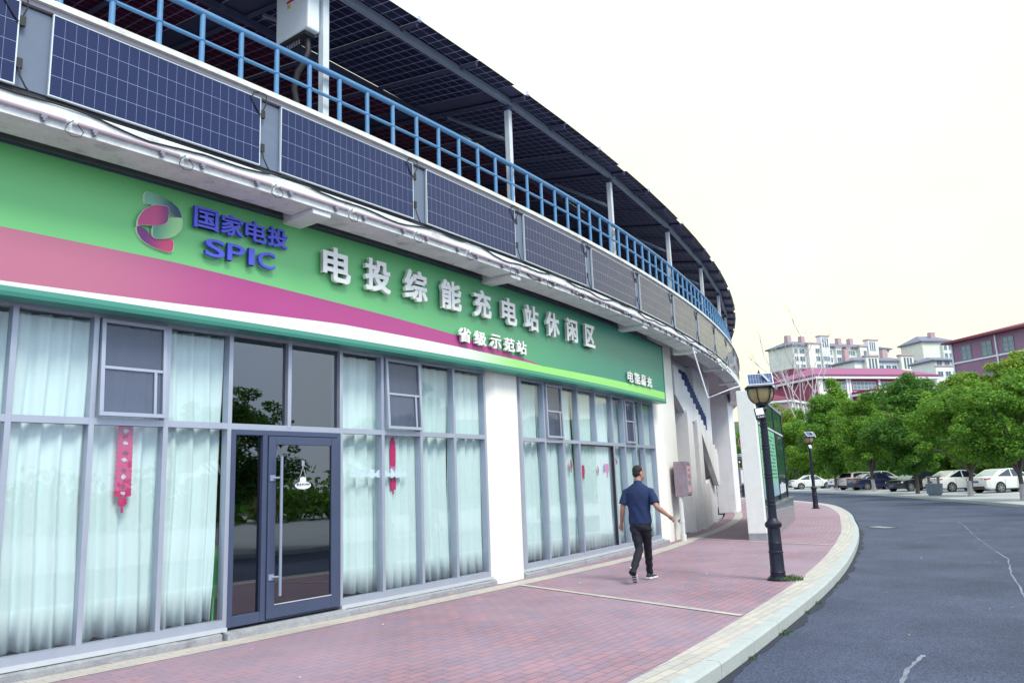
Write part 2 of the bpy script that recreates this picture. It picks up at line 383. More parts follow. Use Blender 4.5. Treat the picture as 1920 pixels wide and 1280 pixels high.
g = MB(); g.strip(rng(-20, 11.6, .5), lambda s: (blo(s), .004), lambda s: (blo(s) + .33, .004))
g.strip(rng(11.6, 40, .5), lambda s: (.30, .004), lambda s: (.62, .004))
for (a, b) in (((2.72, .58), (1.2, None)), ((12.3, .62), (10.3, None))):
    kb = kf(b[0]) - .46; d = pol(b[0], kb) - pol(a[0], a[1]); nrm = Vector((-d.y, d.x, 0)).normalized() * .055; N = 8
    P = [pol(a[0], a[1], .008) + d * (i / N) for i in range(N + 1)]
    for i in range(N):
        g.add([P[i] - nrm, P[i + 1] - nrm, P[i + 1] + nrm, P[i] + nrm], [(0, 1, 2, 3)], [[(i * .3, .02), (i * .3 + .3, .02), (i * .3 + .3, .1), (i * .3, .1)]])
g.build("paving_stripes", MATS["cream_paving"], kind='structure')
g = MB()
prof = lambda s, o: [(kf(s) - .139, -.45), (kf(s), -.45), (kf(s), -.02), (kf(s) - .02, .006), (kf(s) - .139, .006)]
K = rng(-28, 100, .5)
for i in range(len(K) - 1):
    gap = .004
    a, b = K[i] + gap, K[i + 1] - gap
    if (i % 2) == 1: a = K[i]
    else: b = K[i + 1]
    r0 = [pol(a, *p) for p in prof(a, 0)]; r1 = [pol(b, *p) for p in prof(b, 0)]
    g.loft([r0, r1])
g.build("kerb", MATS["kerb_stone"], kind='structure')
g = MB(); g.strip(rng(-60, 125, 1), lambda s: (kf(s) - .05, -.14), lambda s: (ff(s) + .05, -.14)); g.build("road", MATS["asphalt"], kind='structure')
g = MB()
for i, a in enumerate(rng(-60, 124, 1)):
    g.loft([[pol(q, *p) for p in ((ff(q), -.45), (ff(q) + .15, -.45), (ff(q) + .15, .005), (ff(q) + .02, .005), (ff(q), -.02))] for q in (a + .004, a + .996)])
g.build("far_kerb", MATS["kerb_stone"], kind='structure')
g = MB(); g.strip(rng(-60, 125, 2), lambda s: (ff(s) + .15, 0), lambda s: (ff(s) + 40, 0)); g.build("parking_pavement", MATS["parking"], kind='structure')
# hill behind the car park
g = MB(); N = 40
def hz(x, y):
    d = math.hypot(x - CX, y - CY) - RF
    t = min(1, max(0, (d - 42) / 170)); return -.5 + 22 * t * t * (3 - 2 * t)
gx = [20 + 330 * i / N for i in range(N + 1)]; gy = [40 + 400 * i / N for i in range(N + 1)]
g.add([(x, y, hz(x, y)) for y in gy for x in gx], [(j * (N + 1) + i, j * (N + 1) + i + 1, (j + 1) * (N + 1) + i + 1, (j + 1) * (N + 1) + i) for j in range(N) for i in range(N)])
pm("hill_green", (.05, .085, .03), .95, var=.5, scale=.3, bump=.5)
g.build("hill", MATS["hill_green"], kind='structure', smooth='all')
# sealed cracks in the road
def crack(path, w, seed):
    random.seed(seed); g = MB(); P = [Vector((*p, -.135)) for p in path]; Q = []
    for i in range(len(P) - 1):
        for k in range(6): Q.append(P[i].lerp(P[i + 1], k / 6) + Vector((random.uniform(-.008, .008), random.uniform(-.012, .012), 0)))
    Q.append(P[-1])
    vs = []
    for i, p in enumerate(Q):
        d = (Q[min(i + 1, len(Q) - 1)] - Q[max(0, i - 1)]).normalized(); nn = Vector((-d.y, d.x, 0)) * w * random.uniform(.4, 1.2); vs += [p - nn, p + nn]
    g.add(vs, [(2 * i, 2 * i + 2, 2 * i + 3, 2 * i + 1) for i in range(len(Q) - 1)])
    g.build("road_crack", MATS["pale_line"], kind='structure')
crack([(9.9, 16.9), (9.26, 15.46), (8.05, 13.42), (7.26, 11.94), (6.72, 10.99)], .016, 1)
crack([(2.95, 6.7), (3.13, 6.95), (3.39, 7.38), (3.67, 7.74), (3.8, 7.91)], .022, 2)
crack([(14.53, 26.76), (13.6, 24.69), (12.85, 23.16), (11.4, 20.2), (9.9, 16.9)], .010, 3)
crack([(8.14, 18.09), (9.4, 17.5), (10.35, 17.05), (12.6, 16.0)], .008, 4)
random.seed(44); pm("gutter_dirt", (.022, .028, .046), .9, var=.5, scale=9, bump=.6)
_gs = rng(-8, 50, .09); _gw = [.03 + .10 * abs(sin(q * .7) * sin(q * 2.3 + 1)) + .035 * random.random() for q in _gs]
g = MB(); g.strip(_gs, lambda s: (kf(s) - .01, -.136), lambda s: (kf(s) + float(np.interp(s, _gs, _gw)), -.136)); g.build("gutter_dirt", MATS["gutter_dirt"], kind='structure')
# ------------------------------------------------------------------ the curved building
bld = thing("stadium_building", "curved white building with glazed shopfront under a deep parapet balcony", "building", pol(3, 0, 0))
W = dict(parent=bld, world=True)
S0, S1 = -9.0, 46.0
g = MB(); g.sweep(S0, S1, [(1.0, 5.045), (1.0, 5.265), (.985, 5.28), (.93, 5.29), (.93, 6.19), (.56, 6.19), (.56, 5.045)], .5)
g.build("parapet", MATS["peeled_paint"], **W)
g = MB(); g.sweep(S0, S1, [(1.035, 6.232), (1.035, 6.295), (1.02, 6.305), (.48, 6.31), (.48, 6.232)], .5); g.build("coping", MATS["coping_paint"], **W)
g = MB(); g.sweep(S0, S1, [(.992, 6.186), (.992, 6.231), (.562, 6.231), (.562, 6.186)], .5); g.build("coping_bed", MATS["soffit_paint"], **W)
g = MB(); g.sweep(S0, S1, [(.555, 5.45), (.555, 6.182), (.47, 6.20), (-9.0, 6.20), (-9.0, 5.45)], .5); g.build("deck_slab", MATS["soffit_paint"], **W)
g = MB(); g.sweep(S0, S1, [(.933, 5.292), (.933, 6.183), (.942, 6.180), (.942, 5.292)], .5); g.build("backing_strip", MATS["bitumen"], **W)
PE = [-5.195 + 2.5066 * k for k in range(0, 13)]; PW = 2.24
g0 = None
for e_ in PE:
    g = MB(frame(e_ + (2.5066 - PW) / 2 + 0.0, 0, 0)); w = (2.5066 - PW) / 2 + .012
    g.box((-w, -.956, 5.352), (w, -.944, 6.158)); g.build("cover_plate", MATS["slate_plate"], **W)
for s_, dz in ((-1.78, 0), (2.33, 0), (7.85, 0), (12.1, 0), (16.2, 0), (20.3, 0)):
    g = MB(frame(s_, 0, 0)); g.wall([(-.14, 5.042), (.14, 5.042), (.14, 4.975), (-.14, 4.975)], -.97, -.36); g.wall([(-.138, 5.44), (.138, 5.44), (.138, 5.043), (-.138, 5.043)], -.552, -.362)
    g.build("bracket", MATS["white_paint"], bevel=.01, **W)
# front wall over the shop, eave, glazing
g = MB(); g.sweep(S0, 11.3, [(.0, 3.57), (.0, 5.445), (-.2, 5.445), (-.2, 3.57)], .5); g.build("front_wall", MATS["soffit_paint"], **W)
g = MB(); g.sweep(S0, 10.85, [(.335, 3.585), (.335, 3.60), (.002, 3.60), (.002, 3.585)], .5)
g.build("eave_board", MATS["eave_panel"], **W)
for s_ in np.arange(-8, 10.5, 1.22):
    g = MB(frame(s_, 0, 0)); g.box((-.006, -.33, 3.579), (.006, -.06, 3.584)); g.build("eave_joint", MATS["rubber"], **W)
VL = [-6.3, -5.52, -4.743, -3.975, -3.18, -2.389, -1.534, -0.672, .12, .943, 1.758, 2.60]
VR = [3.75, 4.595, 5.329, 6.035, 6.90, 7.829, 8.527, 9.24, 9.866, 10.755]
ZS, ZT, ZH = .13, 2.42, 3.57
def mull(s_, z0, z1, w=.028):
    g = MB(frame(s_, 0, 0)); g.box((-w, -.05, z0), (w, .07, z1)); g.build("mullion", MATS["aluminium"], bevel=.004, **W)
for s_ in VL: mull(s_, ZT if s_ == -1.534 else ZS, ZH)
for s_ in VR: mull(s_, ZT if s_ == 6.90 else ZS, ZH)
def rail_(name, a, b, z0, z1, d0=.046, d1=-.06, mat="aluminium"):
    g = MB(); g.sweep(a, b, [(d0, z0), (d0, z1), (d1, z1), (d1, z0)], .4); g.build(name, MATS[mat], **W)
for a, b in ((-7, 2.63), (3.72, 10.785)):
    rail_("transom", a, b, ZT - .035, ZT + .035); rail_("head_rail", a, b, ZH - .05, ZH + .012)
rail_("sill_rail", -7, -2.36, ZS, ZS + .085, .048); rail_("sill_rail", -.70, 2.63, ZS, ZS + .085, .048); rail_("sill_rail", 3.72, 10.785, ZS, ZS + .085, .048)
rail_("sill_flashing", -7, -2.37, .088, .131, .075, -.05, "aluminium_pale"); rail_("sill_flashing", -.68, 2.66, .088, .131, .075, -.05, "aluminium_pale"); rail_("sill_flashing", 3.70, 10.9, .088, .131, .075, -.05, "aluminium_pale")
def step_(a, b, amp, seed):
    random.seed(seed); g = MB(); N = int((b - a) / .12); rings = []
    for i in range(N + 1):
        q = a + (b - a) * i / N; o = random.uniform(-.012, .012)
        rings.append([pol(q, .105 + amp + o, -.05), pol(q, .10 + amp + o * .6, .06 + o * .8), pol(q, .05 + amp * .5, .087 + o * .1), pol(q, -.2, .087), pol(q, -.2, -.05)])
    g.loft(rings); g.build("concrete_step", MATS["concrete"], **W)
step_(-8, -2.45, .0, 1); step_(-2.42, -.62, .06, 2); step_(-.6, 2.72, .0, 3); step_(3.62, 11.4, .0, 4)
def pane(s_a, s_b, z0, z1, mat, parent, y=.012, world=True):
    c = (s_a + s_b) / 2; hw = (s_b - s_a) / 2 - .03
    g = MB(frame(c, 0, 0)); g.box((-hw, y, z0), (hw, y + .006, z1)); return g.build("pane", MATS[mat], parent=parent, world=True)
CASE = {(-3.975, -3.18), (.12, .943), (4.595, 5.329), (8.527, 9.24)}
def casement(a, b, openn):
    c = (a + b) / 2; hw = (b - a) / 2 - .04; M = frame(c, 0, 0) @ Matrix.Translation((0, -.05, ZH - .06)) @ Matrix.Rotation(-openn, 4, 'X')
    H = ZH - ZT - .11; g = MB(M); t = .042
    for bx in (((-hw, -.03, -t), (hw, .02, 0)), ((-hw, -.03, -H), (hw, .02, -H + t)), ((-hw, -.029, -H + t), (-hw + t, .019, -t)), ((hw - t, -.029, -H + t), (hw, .019, -t)),
               ((-hw + t, -.022, -H * .52), (hw - t, -.003, -H * .52 + .032)), ((hw * .62, -.021, -H + t), (hw * .62 + .032, -.004, -H * .52))): g.box(*bx)
    f = g.build("casement_window", MATS["aluminium"], bevel=.003, **W)
    g = MB(M); g.box((-hw + t, 0, -H + t), (hw - t, .006, -t)); g.build("pane", MATS["screen_glass"], parent=f, world=True)
    # dark gasket of the fixed opening behind
    g = MB(frame(c, 0, 0))
    g.box((-hw - .01, .0, ZH - .075), (hw + .01, .05, ZH - .05))
    g.build("gasket", MATS["rubber"], parent=f, world=True)
for V in (VL, VR):
    for i in range(len(V) - 1):
        a, b = V[i], V[i + 1]
        if (a, b) in CASE: casement(a, b, .045 if a < 3 else .012)
        else: pane(a, b, ZT + .03, ZH - .04, "dark_glass" if a in (-2.389, -1.534) else "clear_glass", bld)
        if a in (-2.389, -1.534) or a == 6.90: continue
        if a == 6.035: b = V[i + 2]
        pane(a, b, ZS + .08, ZT - .03, "clear_glass", bld)
g = MB(frame(7.0, 0, 0)); g.box((.785, -.03, ZS + .05), (.803, .03, ZT - .03)); g.box((-.93, -.035, ZT - .06), (.80, .03, ZT - .036)); g.build("sliding_seal", MATS["rubber"], **W)
# door with side light
dM = frame(-1.53, 0, 0); bx = lambda g, *a: [g.box(*q) for q in a]
g = MB(dM); bx(g, ((-.835, -.06, .12), (-.775, .05, 2.385)), ((.775, -.06, .12), (.835, .05, 2.385)), ((-.775, -.059, 2.32), (.775, .049, 2.385)), ((-.40, -.061, .12), (-.33, .051, 2.32)), ((-.775, -.058, .12), (-.40, .048, .24)), ((-.33, -.05, .115), (.775, .04, .135)))
sl = g.build("door_frame", MATS["door_frame"], bevel=.006, **W)
g = MB(dM); g.box((-.775, -.01, .24), (-.40, -.002, 2.32)); g.build("pane", MATS["dark_glass"], parent=sl, world=True)
DY = -.03
g = MB(dM); bx(g, ((-.325, DY - .05, .14), (-.215, DY, 2.312)), ((.66, DY - .05, .14), (.77, DY, 2.312)), ((-.215, DY - .049, 2.21), (.66, DY - .001, 2.312)), ((-.215, DY - .049, .14), (.66, DY - .001, .30)))
dl = g.build("door", MATS["door_frame"], bevel=.006, **W)
g = MB(dM); g.box((-.215, DY - .028, .30), (.66, DY - .020, 2.21)); g.build("pane", MATS["dark_glass"], parent=dl, world=True)
g = MB(dM); g.tube([(-.195, DY - .13, .40), (-.195, DY - .13, 2.06)], .019, 10); g.tube([(-.27, DY - .045, .62), (-.195, DY - .13, .62)], .014, 8); g.tube([(-.27, DY - .045, 1.80), (-.195, DY - .13, 1.80)], .014, 8)
g.box((-.31, DY - .062, .585), (-.235, DY - .048, .655)); g.box((-.31, DY - .062, 1.765), (-.235, DY - .048, 1.835))
g.build("handle", MATS["steel_blue"], parent=dl, world=True, smooth=True)
g = MB(dM); g.box((-.216, DY - .054, .292), (.661, DY - .0495, .304)); g.build("drip_strip", MATS["aluminium_pale"], parent=dl, world=True)
# room behind the glass
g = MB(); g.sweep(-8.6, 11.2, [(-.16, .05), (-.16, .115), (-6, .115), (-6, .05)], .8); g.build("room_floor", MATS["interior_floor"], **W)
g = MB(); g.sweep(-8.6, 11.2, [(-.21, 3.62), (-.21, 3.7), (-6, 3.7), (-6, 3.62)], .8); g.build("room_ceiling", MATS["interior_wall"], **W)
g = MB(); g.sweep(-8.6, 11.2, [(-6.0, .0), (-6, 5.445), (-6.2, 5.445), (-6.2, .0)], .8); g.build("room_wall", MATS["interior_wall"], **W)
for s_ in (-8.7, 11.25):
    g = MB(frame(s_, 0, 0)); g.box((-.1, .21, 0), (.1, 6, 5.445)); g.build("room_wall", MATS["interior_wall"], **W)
# painted columns
def column(poly, z1):
    g = MB(); n = len(poly)
    lo = [pol(a, b, -.05) for a, b in poly]; hi = [pol(a, b, z1) for a, b in poly]
    g.loft([lo, hi]); g.build("column", MATS["pillar_paint"], bevel=.012, **W)
column([(2.605, -.02), (2.83, .12), (3.50, .12), (3.74, -.02), (3.74, -.4), (2.605, -.4)], 3.584)
column([(10.76, -.02), (11.35, .12), (12.65, .12), (12.65, -.5), (10.76, -.5)], 5.445)
# ------------------------------------------------------------------ concrete stair beside the shop
A2 = Vector((4.9, 23.5, 0)); TU = Vector((.38999, .92082, 0)); TN = Vector((.92082, -.38999, 0))
SM = Matrix(((TU.x, -TN.x, 0, A2.x), (TU.y, -TN.y, 0, A2.y), (0, 0, 1, 0), (0, 0, 0, 1)))   # local x along the stair, -y out towards the path
def stairwall(name, poly, y0, y1, mat="stair_paint"):
    g = MB(SM); g.wall(poly, y0, y1); return g.build(name, MATS[mat], bevel=.012, **W)
steps = [(-.35, 4.95)]
zt_, tt = 4.95, .35
while tt < 6.6:
    steps += [(tt, zt_), (tt, zt_ - .155)]; zt_ -= .155; tt += .415
steps += [(6.7, zt_), (6.7, 1.30), (6.35, 1.30), (3.55, 3.12), (3.1, 3.4), (1.4, 3.4), (-.35, 4.05)]
stairwall("stair_flank", steps, -.02, .16)
stairwall("stair_pier", [(.85, -.05), (1.66, -.05), (1.62, 3.5), (.85, 3.7)], -.10, .55)
stairwall("stair_pier", [(2.45, -.05), (3.16, -.05), (3.12, 3.45), (2.45, 3.5)], -.10, .55)
stairwall("low_wall", [(3.55, -.05), (4.95, -.05), (4.95, 1.42), (3.55, 1.42)], .06, .3)
stairwall("stair_pier", [(4.95, -.05), (7.0, -.05), (7.3, 5.445), (4.0, 5.445), (4.1, 4.2), (6.0, 3.0), (6.0, 1.6), (4.95, 1.42)], .20, .9)
stairwall("stair_pier", [(14.2, -.05), (15.9, -.05), (16.1, 5.445), (14.2, 5.445)], .5, 1.3)
stairwall("beam", [(-.5, 4.62), (8.2, 4.62), (8.2, 5.445), (-.5, 5.445)], .45, .75)
g = MB(SM)
for k in range(42):
    t0 = 1.0 + k * .12; zb = 4.85 - .37 * (t0 - .35) ; zz = min(5.05, zb + 1.0)
    g.box((t0, .17 + (.02 if k % 2 else 0), zb), (t0 + .118, .19 + (.02 if k % 2 else 0), zz))
pm("blue_sheet", (.03, .07, .26), .45, var=.15)
g.build("corrugated_sheet", MATS["blue_sheet"], **W)
g = MB(); g.sweep(12.7, 40, [(-2.6, -.05), (-2.6, 5.445), (-2.8, 5.445), (-2.8, -.05)], 1); g.build("rear_wall", MATS["soffit_paint"], **W)
g = MB(); g.sweep(11.4, 26, [(-.2, -.05), (-.2, .006), (-2.6, .006), (-2.6, -.05)], 1); g.build("stair_floor", MATS["concrete"], **W)
# dark back of the deck under the canopy
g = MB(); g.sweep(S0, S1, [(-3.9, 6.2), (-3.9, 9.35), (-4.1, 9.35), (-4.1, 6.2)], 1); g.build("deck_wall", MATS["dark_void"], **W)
g = MB(); g.sweep(S0, S1, [(.20, 6.2), (.20, 6.52), (.15, 6.55), (.15, 6.2)], .6); g.build("deck_kerb", MATS["slate_plate"], **W)

# ------------------------------------------------------------------ blue railing
rl = thing("railing", "sky blue tube railing along the top of the parapet", "railing", pol(3, .76, 6.28))
WR = dict(parent=rl, world=True)
RS = rng(S0, S1, .5)
zt = lambda s: 7.08 + .012 * min(max(s + 3, 0), 8); zm = lambda s: 6.73 + .012 * min(max(s + 3, 0), 8)
g = MB(); g.tube([pol(s, .76, zt(s)) for s in RS], .042, 12); g.build("top_rail", MATS["rail_blue"], smooth=True, **WR)
g = MB(); g.tube([pol(s, .76, zm(s)) for s in RS], .024, 10); g.build("mid_rail", MATS["rail_blue"], smooth=True, **WR)
for k in range(98):
    s_ = -8.2 + .4955 * k - .07
    if s_ > S1: break
    g = MB(); g.tube([pol(s_, .76, 6.26), pol(s_, .76, zt(s_) - .03)], .031, 10); g.lathe([(.034, 0), (.04, .012), (.031, .03)], 10, pol(s_, .76, zm(s_) - .015)); g.build("post", MATS["rail_blue"], smooth=True, **WR)

# ------------------------------------------------------------------ solar canopy over the deck
can = thing("solar_canopy", "long steel canopy roofed with dark see-through solar modules above the balcony", "canopy", pol(3, .66, 6.28))
WC = dict(parent=can, world=True)
def zr(d): return 8.50 + .135 * (.66 - d)
def cellmat(name, cell, line, lw, lwy, rough=.12, trans=0, nx=24, ny=4, bus=True, spec=.5, coat=0.0):
    m, n, l, b = nodes_of(name)
    t = n.new("ShaderNodeTexCoord"); sp = n.new("ShaderNodeSeparateXYZ"); l.new(t.outputs["UV"], sp.inputs[0])
    def lines(sock, w):
        f = n.new("ShaderNodeMath"); f.operation = 'FRACT'; l.new(sock, f.inputs[0])
        a = n.new("ShaderNodeMath"); a.operation = 'PINGPONG'; a.inputs[1].default_value = .5; l.new(f.outputs[0], a.inputs[0])
        c = n.new("ShaderNodeMath"); c.operation = 'LESS_THAN'; c.inputs[1].default_value = w; l.new(a.outputs[0], c.inputs[0]); return c.outputs[0]
    u, v_ = lines(sp.outputs[0], lw), lines(sp.outputs[1], lwy)
    mxx = n.new("ShaderNodeMath"); mxx.operation = 'MAXIMUM'; l.new(u, mxx.inputs[0]); l.new(v_, mxx.inputs[1])
    col = n.new("ShaderNodeMix"); col.data_type = 'RGBA'; l.new(mxx.outputs[0], col.inputs[0]); col.inputs[6].default_value = (*cell, 1); col.inputs[7].default_value = (*line, 1)
    src = col.outputs[2]
    if bus:   # fine busbars
        mb = n.new("ShaderNodeMath"); mb.operation = 'MULTIPLY'; mb.inputs[1].default_value = 9; l.new(sp.outputs[1], mb.inputs[0])
        bb = lines(mb.outputs[0], .07)
        c2 = n.new("ShaderNodeMix"); c2.data_type = 'RGBA'; sc = n.new("ShaderNodeMath"); sc.operation = 'MULTIPLY'; sc.inputs[1].default_value = .12; l.new(bb, sc.inputs[0]); l.new(sc.outputs[0], c2.inputs[0]); l.new(src, c2.inputs[6]); c2.inputs[7].default_value = (*[min(1, .5 * q + .08) for q in line], 1); src = c2.outputs[2]
    nz = n.new("ShaderNodeTexNoise"); nz.inputs["Scale"].default_value = 3; nz.inputs["Detail"].default_value = 5; l.new(t.outputs["Object"], nz.inputs["Vector"])
    mr = n.new("ShaderNodeMapRange"); mr.inputs[3].default_value = rough; mr.inputs[4].default_value = rough + .2; l.new(nz.outputs[0], mr.inputs[0]); l.new(mr.outputs[0], b.inputs["Roughness"])
    l.new(src, b.inputs["Base Color"]); b.inputs["Specular IOR Level"].default_value = spec; b.inputs["Coat Weight"].default_value = coat
    if trans:
        tr = n.new("ShaderNodeBsdfTransparent"); mx = n.new("ShaderNodeMixShader"); k = n.new("ShaderNodeMath"); k.operation = 'MULTIPLY'; k.inputs[1].default_value = trans
        l.new(mxx.outputs[0], k.inputs[0]); l.new(k.outputs[0], mx.inputs[0]); l.new(b.outputs[0], mx.inputs[1]); l.new(tr.outputs[0], mx.inputs[2]); l.new(mx.outputs[0], n["Material Output"].inputs[0])
    MATS[name] = m; return m
cellmat("module_glass", (.012, .018, .055), (.44, .43, .70), .032, .020, rough=.25, trans=0, bus=False, spec=.35)
cellmat("module_red_reflection", (.065, .010, .035), (.48, .34, .56), .032, .020, rough=.25, trans=0, bus=False, spec=.3)  # red reflection under the rear modules, painted into cell and line colours
POSTS = [2.807 + 4.2907 * k for k in range(-2, 10)]
for s_ in POSTS:
    g = MB(frame(s_, .62, 0)); g.box((-.05, -.05, 6.2), (.05, .05, 8.40)); g.build("post", MATS["steel_white"], bevel=.005, **WC)
    g = MB(frame(s_, .62, 0)); g.box((-.055, -.055, 8.28), (.055, .055, 8.405)); g.build("post_cap", MATS["steel_dark"], **WC)
    g = MB(); a = pol(s_, .55, 7.75); b = pol(s_, -.75, 8.58); g.tube([a, b], .035, 4); g.build("brace", MATS["steel_blue"], **WC)
    g = MB(frame(s_, -3.4, 0)); g.box((-.05, -.05, 6.2), (.05, .05, zr(-3.4) - .1)); g.build("post", MATS["steel_dark"], **WC)
for k in range(len(POSTS) - 1):
    a, b = POSTS[k], POSTS[k + 1]
    for d, mt, hh in ((.66, "steel_blue", .12), (-1.2, "steel_dark", .10), (-3.4, "steel_dark", .10)):
        p, q = pol(a, d, zr(d) - .06), pol(b, d, zr(d) - .06); g = MB()
        n_ = (q - p).cross(Vector((0, 0, 1))).normalized() * .04; up = Vector((0, 0, hh / 2))
        g.loft([[p - n_ - up, p + n_ - up, p + n_ + up, p - n_ + up], [q - n_ - up, q + n_ - up, q + n_ + up, q - n_ + up]]); g.build("front_beam" if d > 0 else "purlin", MATS[mt], **WC)
ST = 4.2907 / 3
nmod = 0
for k in range(-6, 28):
    a = 2.807 + ST * k; b = a + ST
    sheet = (k % 3 == 2 and k % 2 == 0)
    for row, (d0, d1) in enumerate(((1.06, -1.22), (-1.26, -3.54))):
        P = lambda q, d: pol(q, d, zr(d) + .02)
        a_, b_ = a + .008, b - (.42 if (k % 3 == 2) else .008)
        c = [P(a_, d0), P(b_, d0), P(b_, d1), P(a_, d1)]; up = Vector((0, 0, .006))
        nu = 7 if (k % 3 != 2) else 5
        g = MB(); g.add(c + [p + up for p in c], [(0, 1, 2, 3), (4, 7, 6, 5), (0, 4, 5, 1), (1, 5, 6, 2), (2, 6, 7, 3), (3, 7, 4, 0)], [[(0.0, 0.02), (nu, .02), (nu, 12.98), (0, 12.98)]] * 2 + [[(.5, .5)] * 4] * 4)
        if nmod < 98: g.build("solar_module", MATS["module_glass" if row == 0 or k > 3 else "module_red_reflection"], **WC); nmod += 1
        if k % 3 == 2 and row == 0:
            c = [P(b - .415, 1.0), P(b - .004, 1.0), P(b - .004, -3.5), P(b - .415, -3.5)]
            g = MB(); g.add(c + [p + up for p in c], [(0, 1, 2, 3), (4, 7, 6, 5), (0, 4, 5, 1), (1, 5, 6, 2), (2, 6, 7, 3), (3, 7, 4, 0)]); g.build("cover_sheet", MATS["steel_dark"], **WC)
    g = MB(); p, q = pol(a, 1.0, zr(1.0) - .02), pol(a, -3.6, zr(-3.6) - .02); g.tube([p, q], .045, 4); g.build("rafter", MATS["steel_dark"], **WC)
    if k % 2 == 0:
        g = MB(frame(a, 1.07, zr(1.06))); g.box((-.03, -.02, 0), (.03, .03, .075)); g.build("clamp", MATS["aluminium_pale"], **WC)
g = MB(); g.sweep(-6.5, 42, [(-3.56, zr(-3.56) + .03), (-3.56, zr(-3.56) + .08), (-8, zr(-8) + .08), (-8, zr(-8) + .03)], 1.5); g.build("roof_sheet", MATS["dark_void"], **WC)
# ------------------------------------------------------------------ solar panels hung on the parapet
cellmat("panel_cells", (.003, .012, .078), (.42, .50, .68), .0085, .0075, rough=.22, bus=True, spec=.15, coat=.45)
def make_panel(label):
    t = thing("solar_array", label, "solar panel", (0, 0, 0), 0, "solar panels hung along the parapet")
    g = MB(); w, h = PW / 2, .405
    g.add([(-w, -.03, -h), (w, -.03, -h), (w, -.03, h), (-w, -.03, h)], [(0, 1, 2, 3)], [[(0.02, 0.02), (21.98, .02), (21.98, 3.98), (0.02, 3.98)]])
    g.add([(-w, -.03, -h), (w, -.03, -h), (w, -.03, h), (-w, -.03, h), (-w, 0, -h), (w, 0, -h), (w, 0, h), (-w, 0, h)], [(0, 4, 5, 1), (1, 5, 6, 2), (2, 6, 7, 3), (3, 7, 4, 0), (4, 7, 6, 5)])
    g.build("cells", MATS["panel_cells"], t)
    g = MB(); e_ = .012
    for b in (((-w - e_, -.034, -h - e_), (w + e_, 0, -h)), ((-w - e_, -.034, h), (w + e_, 0, h + e_)), ((-w - e_, -.0335, -h), (-w, -.001, h)), ((w, -.0335, -h), (w + e_, -.001, h))): g.box(*b)
    g.build("edge_frame", MATS["aluminium_pale"], t)
    for z in (.22, -.20):
        g = MB(); g.box((w + .014, -.05, z - .05), (w + .06, -.016, z + .05)); j = g.build("junction_box", MATS["rubber"], t, bevel=.004)
    g = MB(); g.tube([(w + .035, -.045, .27), (w + .06, -.07, .36), (w + .05, -.075, .45), (w - .02, -.06, .475), (w - .1, -.05, .44), (w - .12, -.045, .37), (w - .06, -.04, .28), (w + .0, -.045, .2)], .007, 6)
    g.tube([(w + .035, -.045, -.25), (w + .04, -.06, -.33), (w + .09, -.06, -.42), (w + .13, -.055, -.46)], .008, 6)
    g.build("cable", MATS["cable_black"], t, smooth=True)
    return t
ords = ["first", "second", "third", "fourth", "fifth", "sixth", "seventh", "eighth", "ninth", "tenth", "eleventh", "twelfth"]
base = None
for k in range(12):
    sc_ = PE[k] - PW / 2
    lab = ("navy solar panel cut off by the left edge of the photo, on the parapet" if k == 0 else
           "navy solar panel above the ribbon emblem, first whole panel from the photo's left edge" if k == 1 else
           "navy solar panel above the first large sign letters, %s whole panel from the left edge" % ords[k - 1] if k == 2 else
           "%s whole solar panel along the parapet, counted from the left edge of the photo" % ords[k - 1])
    if base is None: base = make_panel(lab); p = base
    else: p = copy_tree(base); p["label"] = lab
    p.location = pol(sc_, .957, 5.760); p.rotation_euler[2] = heading(sc_)

# ------------------------------------------------------------------ strip light tubes on the ledge
def make_tube(label):
    t = thing("light_tube", label, "light tube", (0, 0, 0), 0, "light tubes along the ledge under the solar panels")
    g = MB(); g.tube([(-.56, 0, 0), (.56, 0, 0)], .022, 8); g.build("tube", MATS["tube_pink"], t, smooth=True)
    for x in (-.57, .53):
        g = MB(); g.tube([(x, 0, 0), (x + .04, 0, 0)], .023, 8); g.build("end_cap", MATS["white_plastic"], t)
    for x in (-.36, .34):
        g = MB(); g.box((x - .025, -.022, -.05), (x + .025, .03, -.018)); g.box((x - .012, -.025, -.075), (x + .012, .02, -.045)); g.build("clip", MATS["wire_grey"], t)
    g = MB(); g.tube([(.60, -.01, .02), (.54, -.02, -.05), (.52, -.025, -.11), (.58, -.03, -.155), (.66, -.025, -.14), (.69, -.02, -.08), (.63, -.01, -.01)], .0045, 6)
    g.build("wire_loop", MATS["cable_black"], t, smooth=True)
    return t
TS = [-5.85, -4.72, -3.62, -2.51, -1.37, -.18, .97, 2.1, 3.25, 4.4, 5.55, 6.7, 7.85, 9.0, 10.15, 11.3, 12.45, 13.6, 14.75]
base = None; random.seed(5)
for k in range(len(TS) - 1):
    a, b = TS[k], TS[k + 1]; s_ = (a + b) / 2
    if b <= 5.0: lab = "thin pinkish light tube on the ledge, %s from the left edge" % ["cut off and first", "two", "three", "four", "five", "six", "seven", "eight", "nine", "ten"][k]
    else: lab = "small pinkish light tube on the far ledge, past the sign's last large letters" if s_ > 6 else "thin pinkish light tube above the end of the large sign letters"
    if base is None: base = make_tube(lab); p = base
    else: p = copy_tree(base); p["label"] = lab
    p.location = pol(s_, 1.028, 5.135 + random.uniform(-.008, .008)); p.rotation_euler[2] = heading(s_); p.scale = ((b - a) / 1.15, 1, 1)
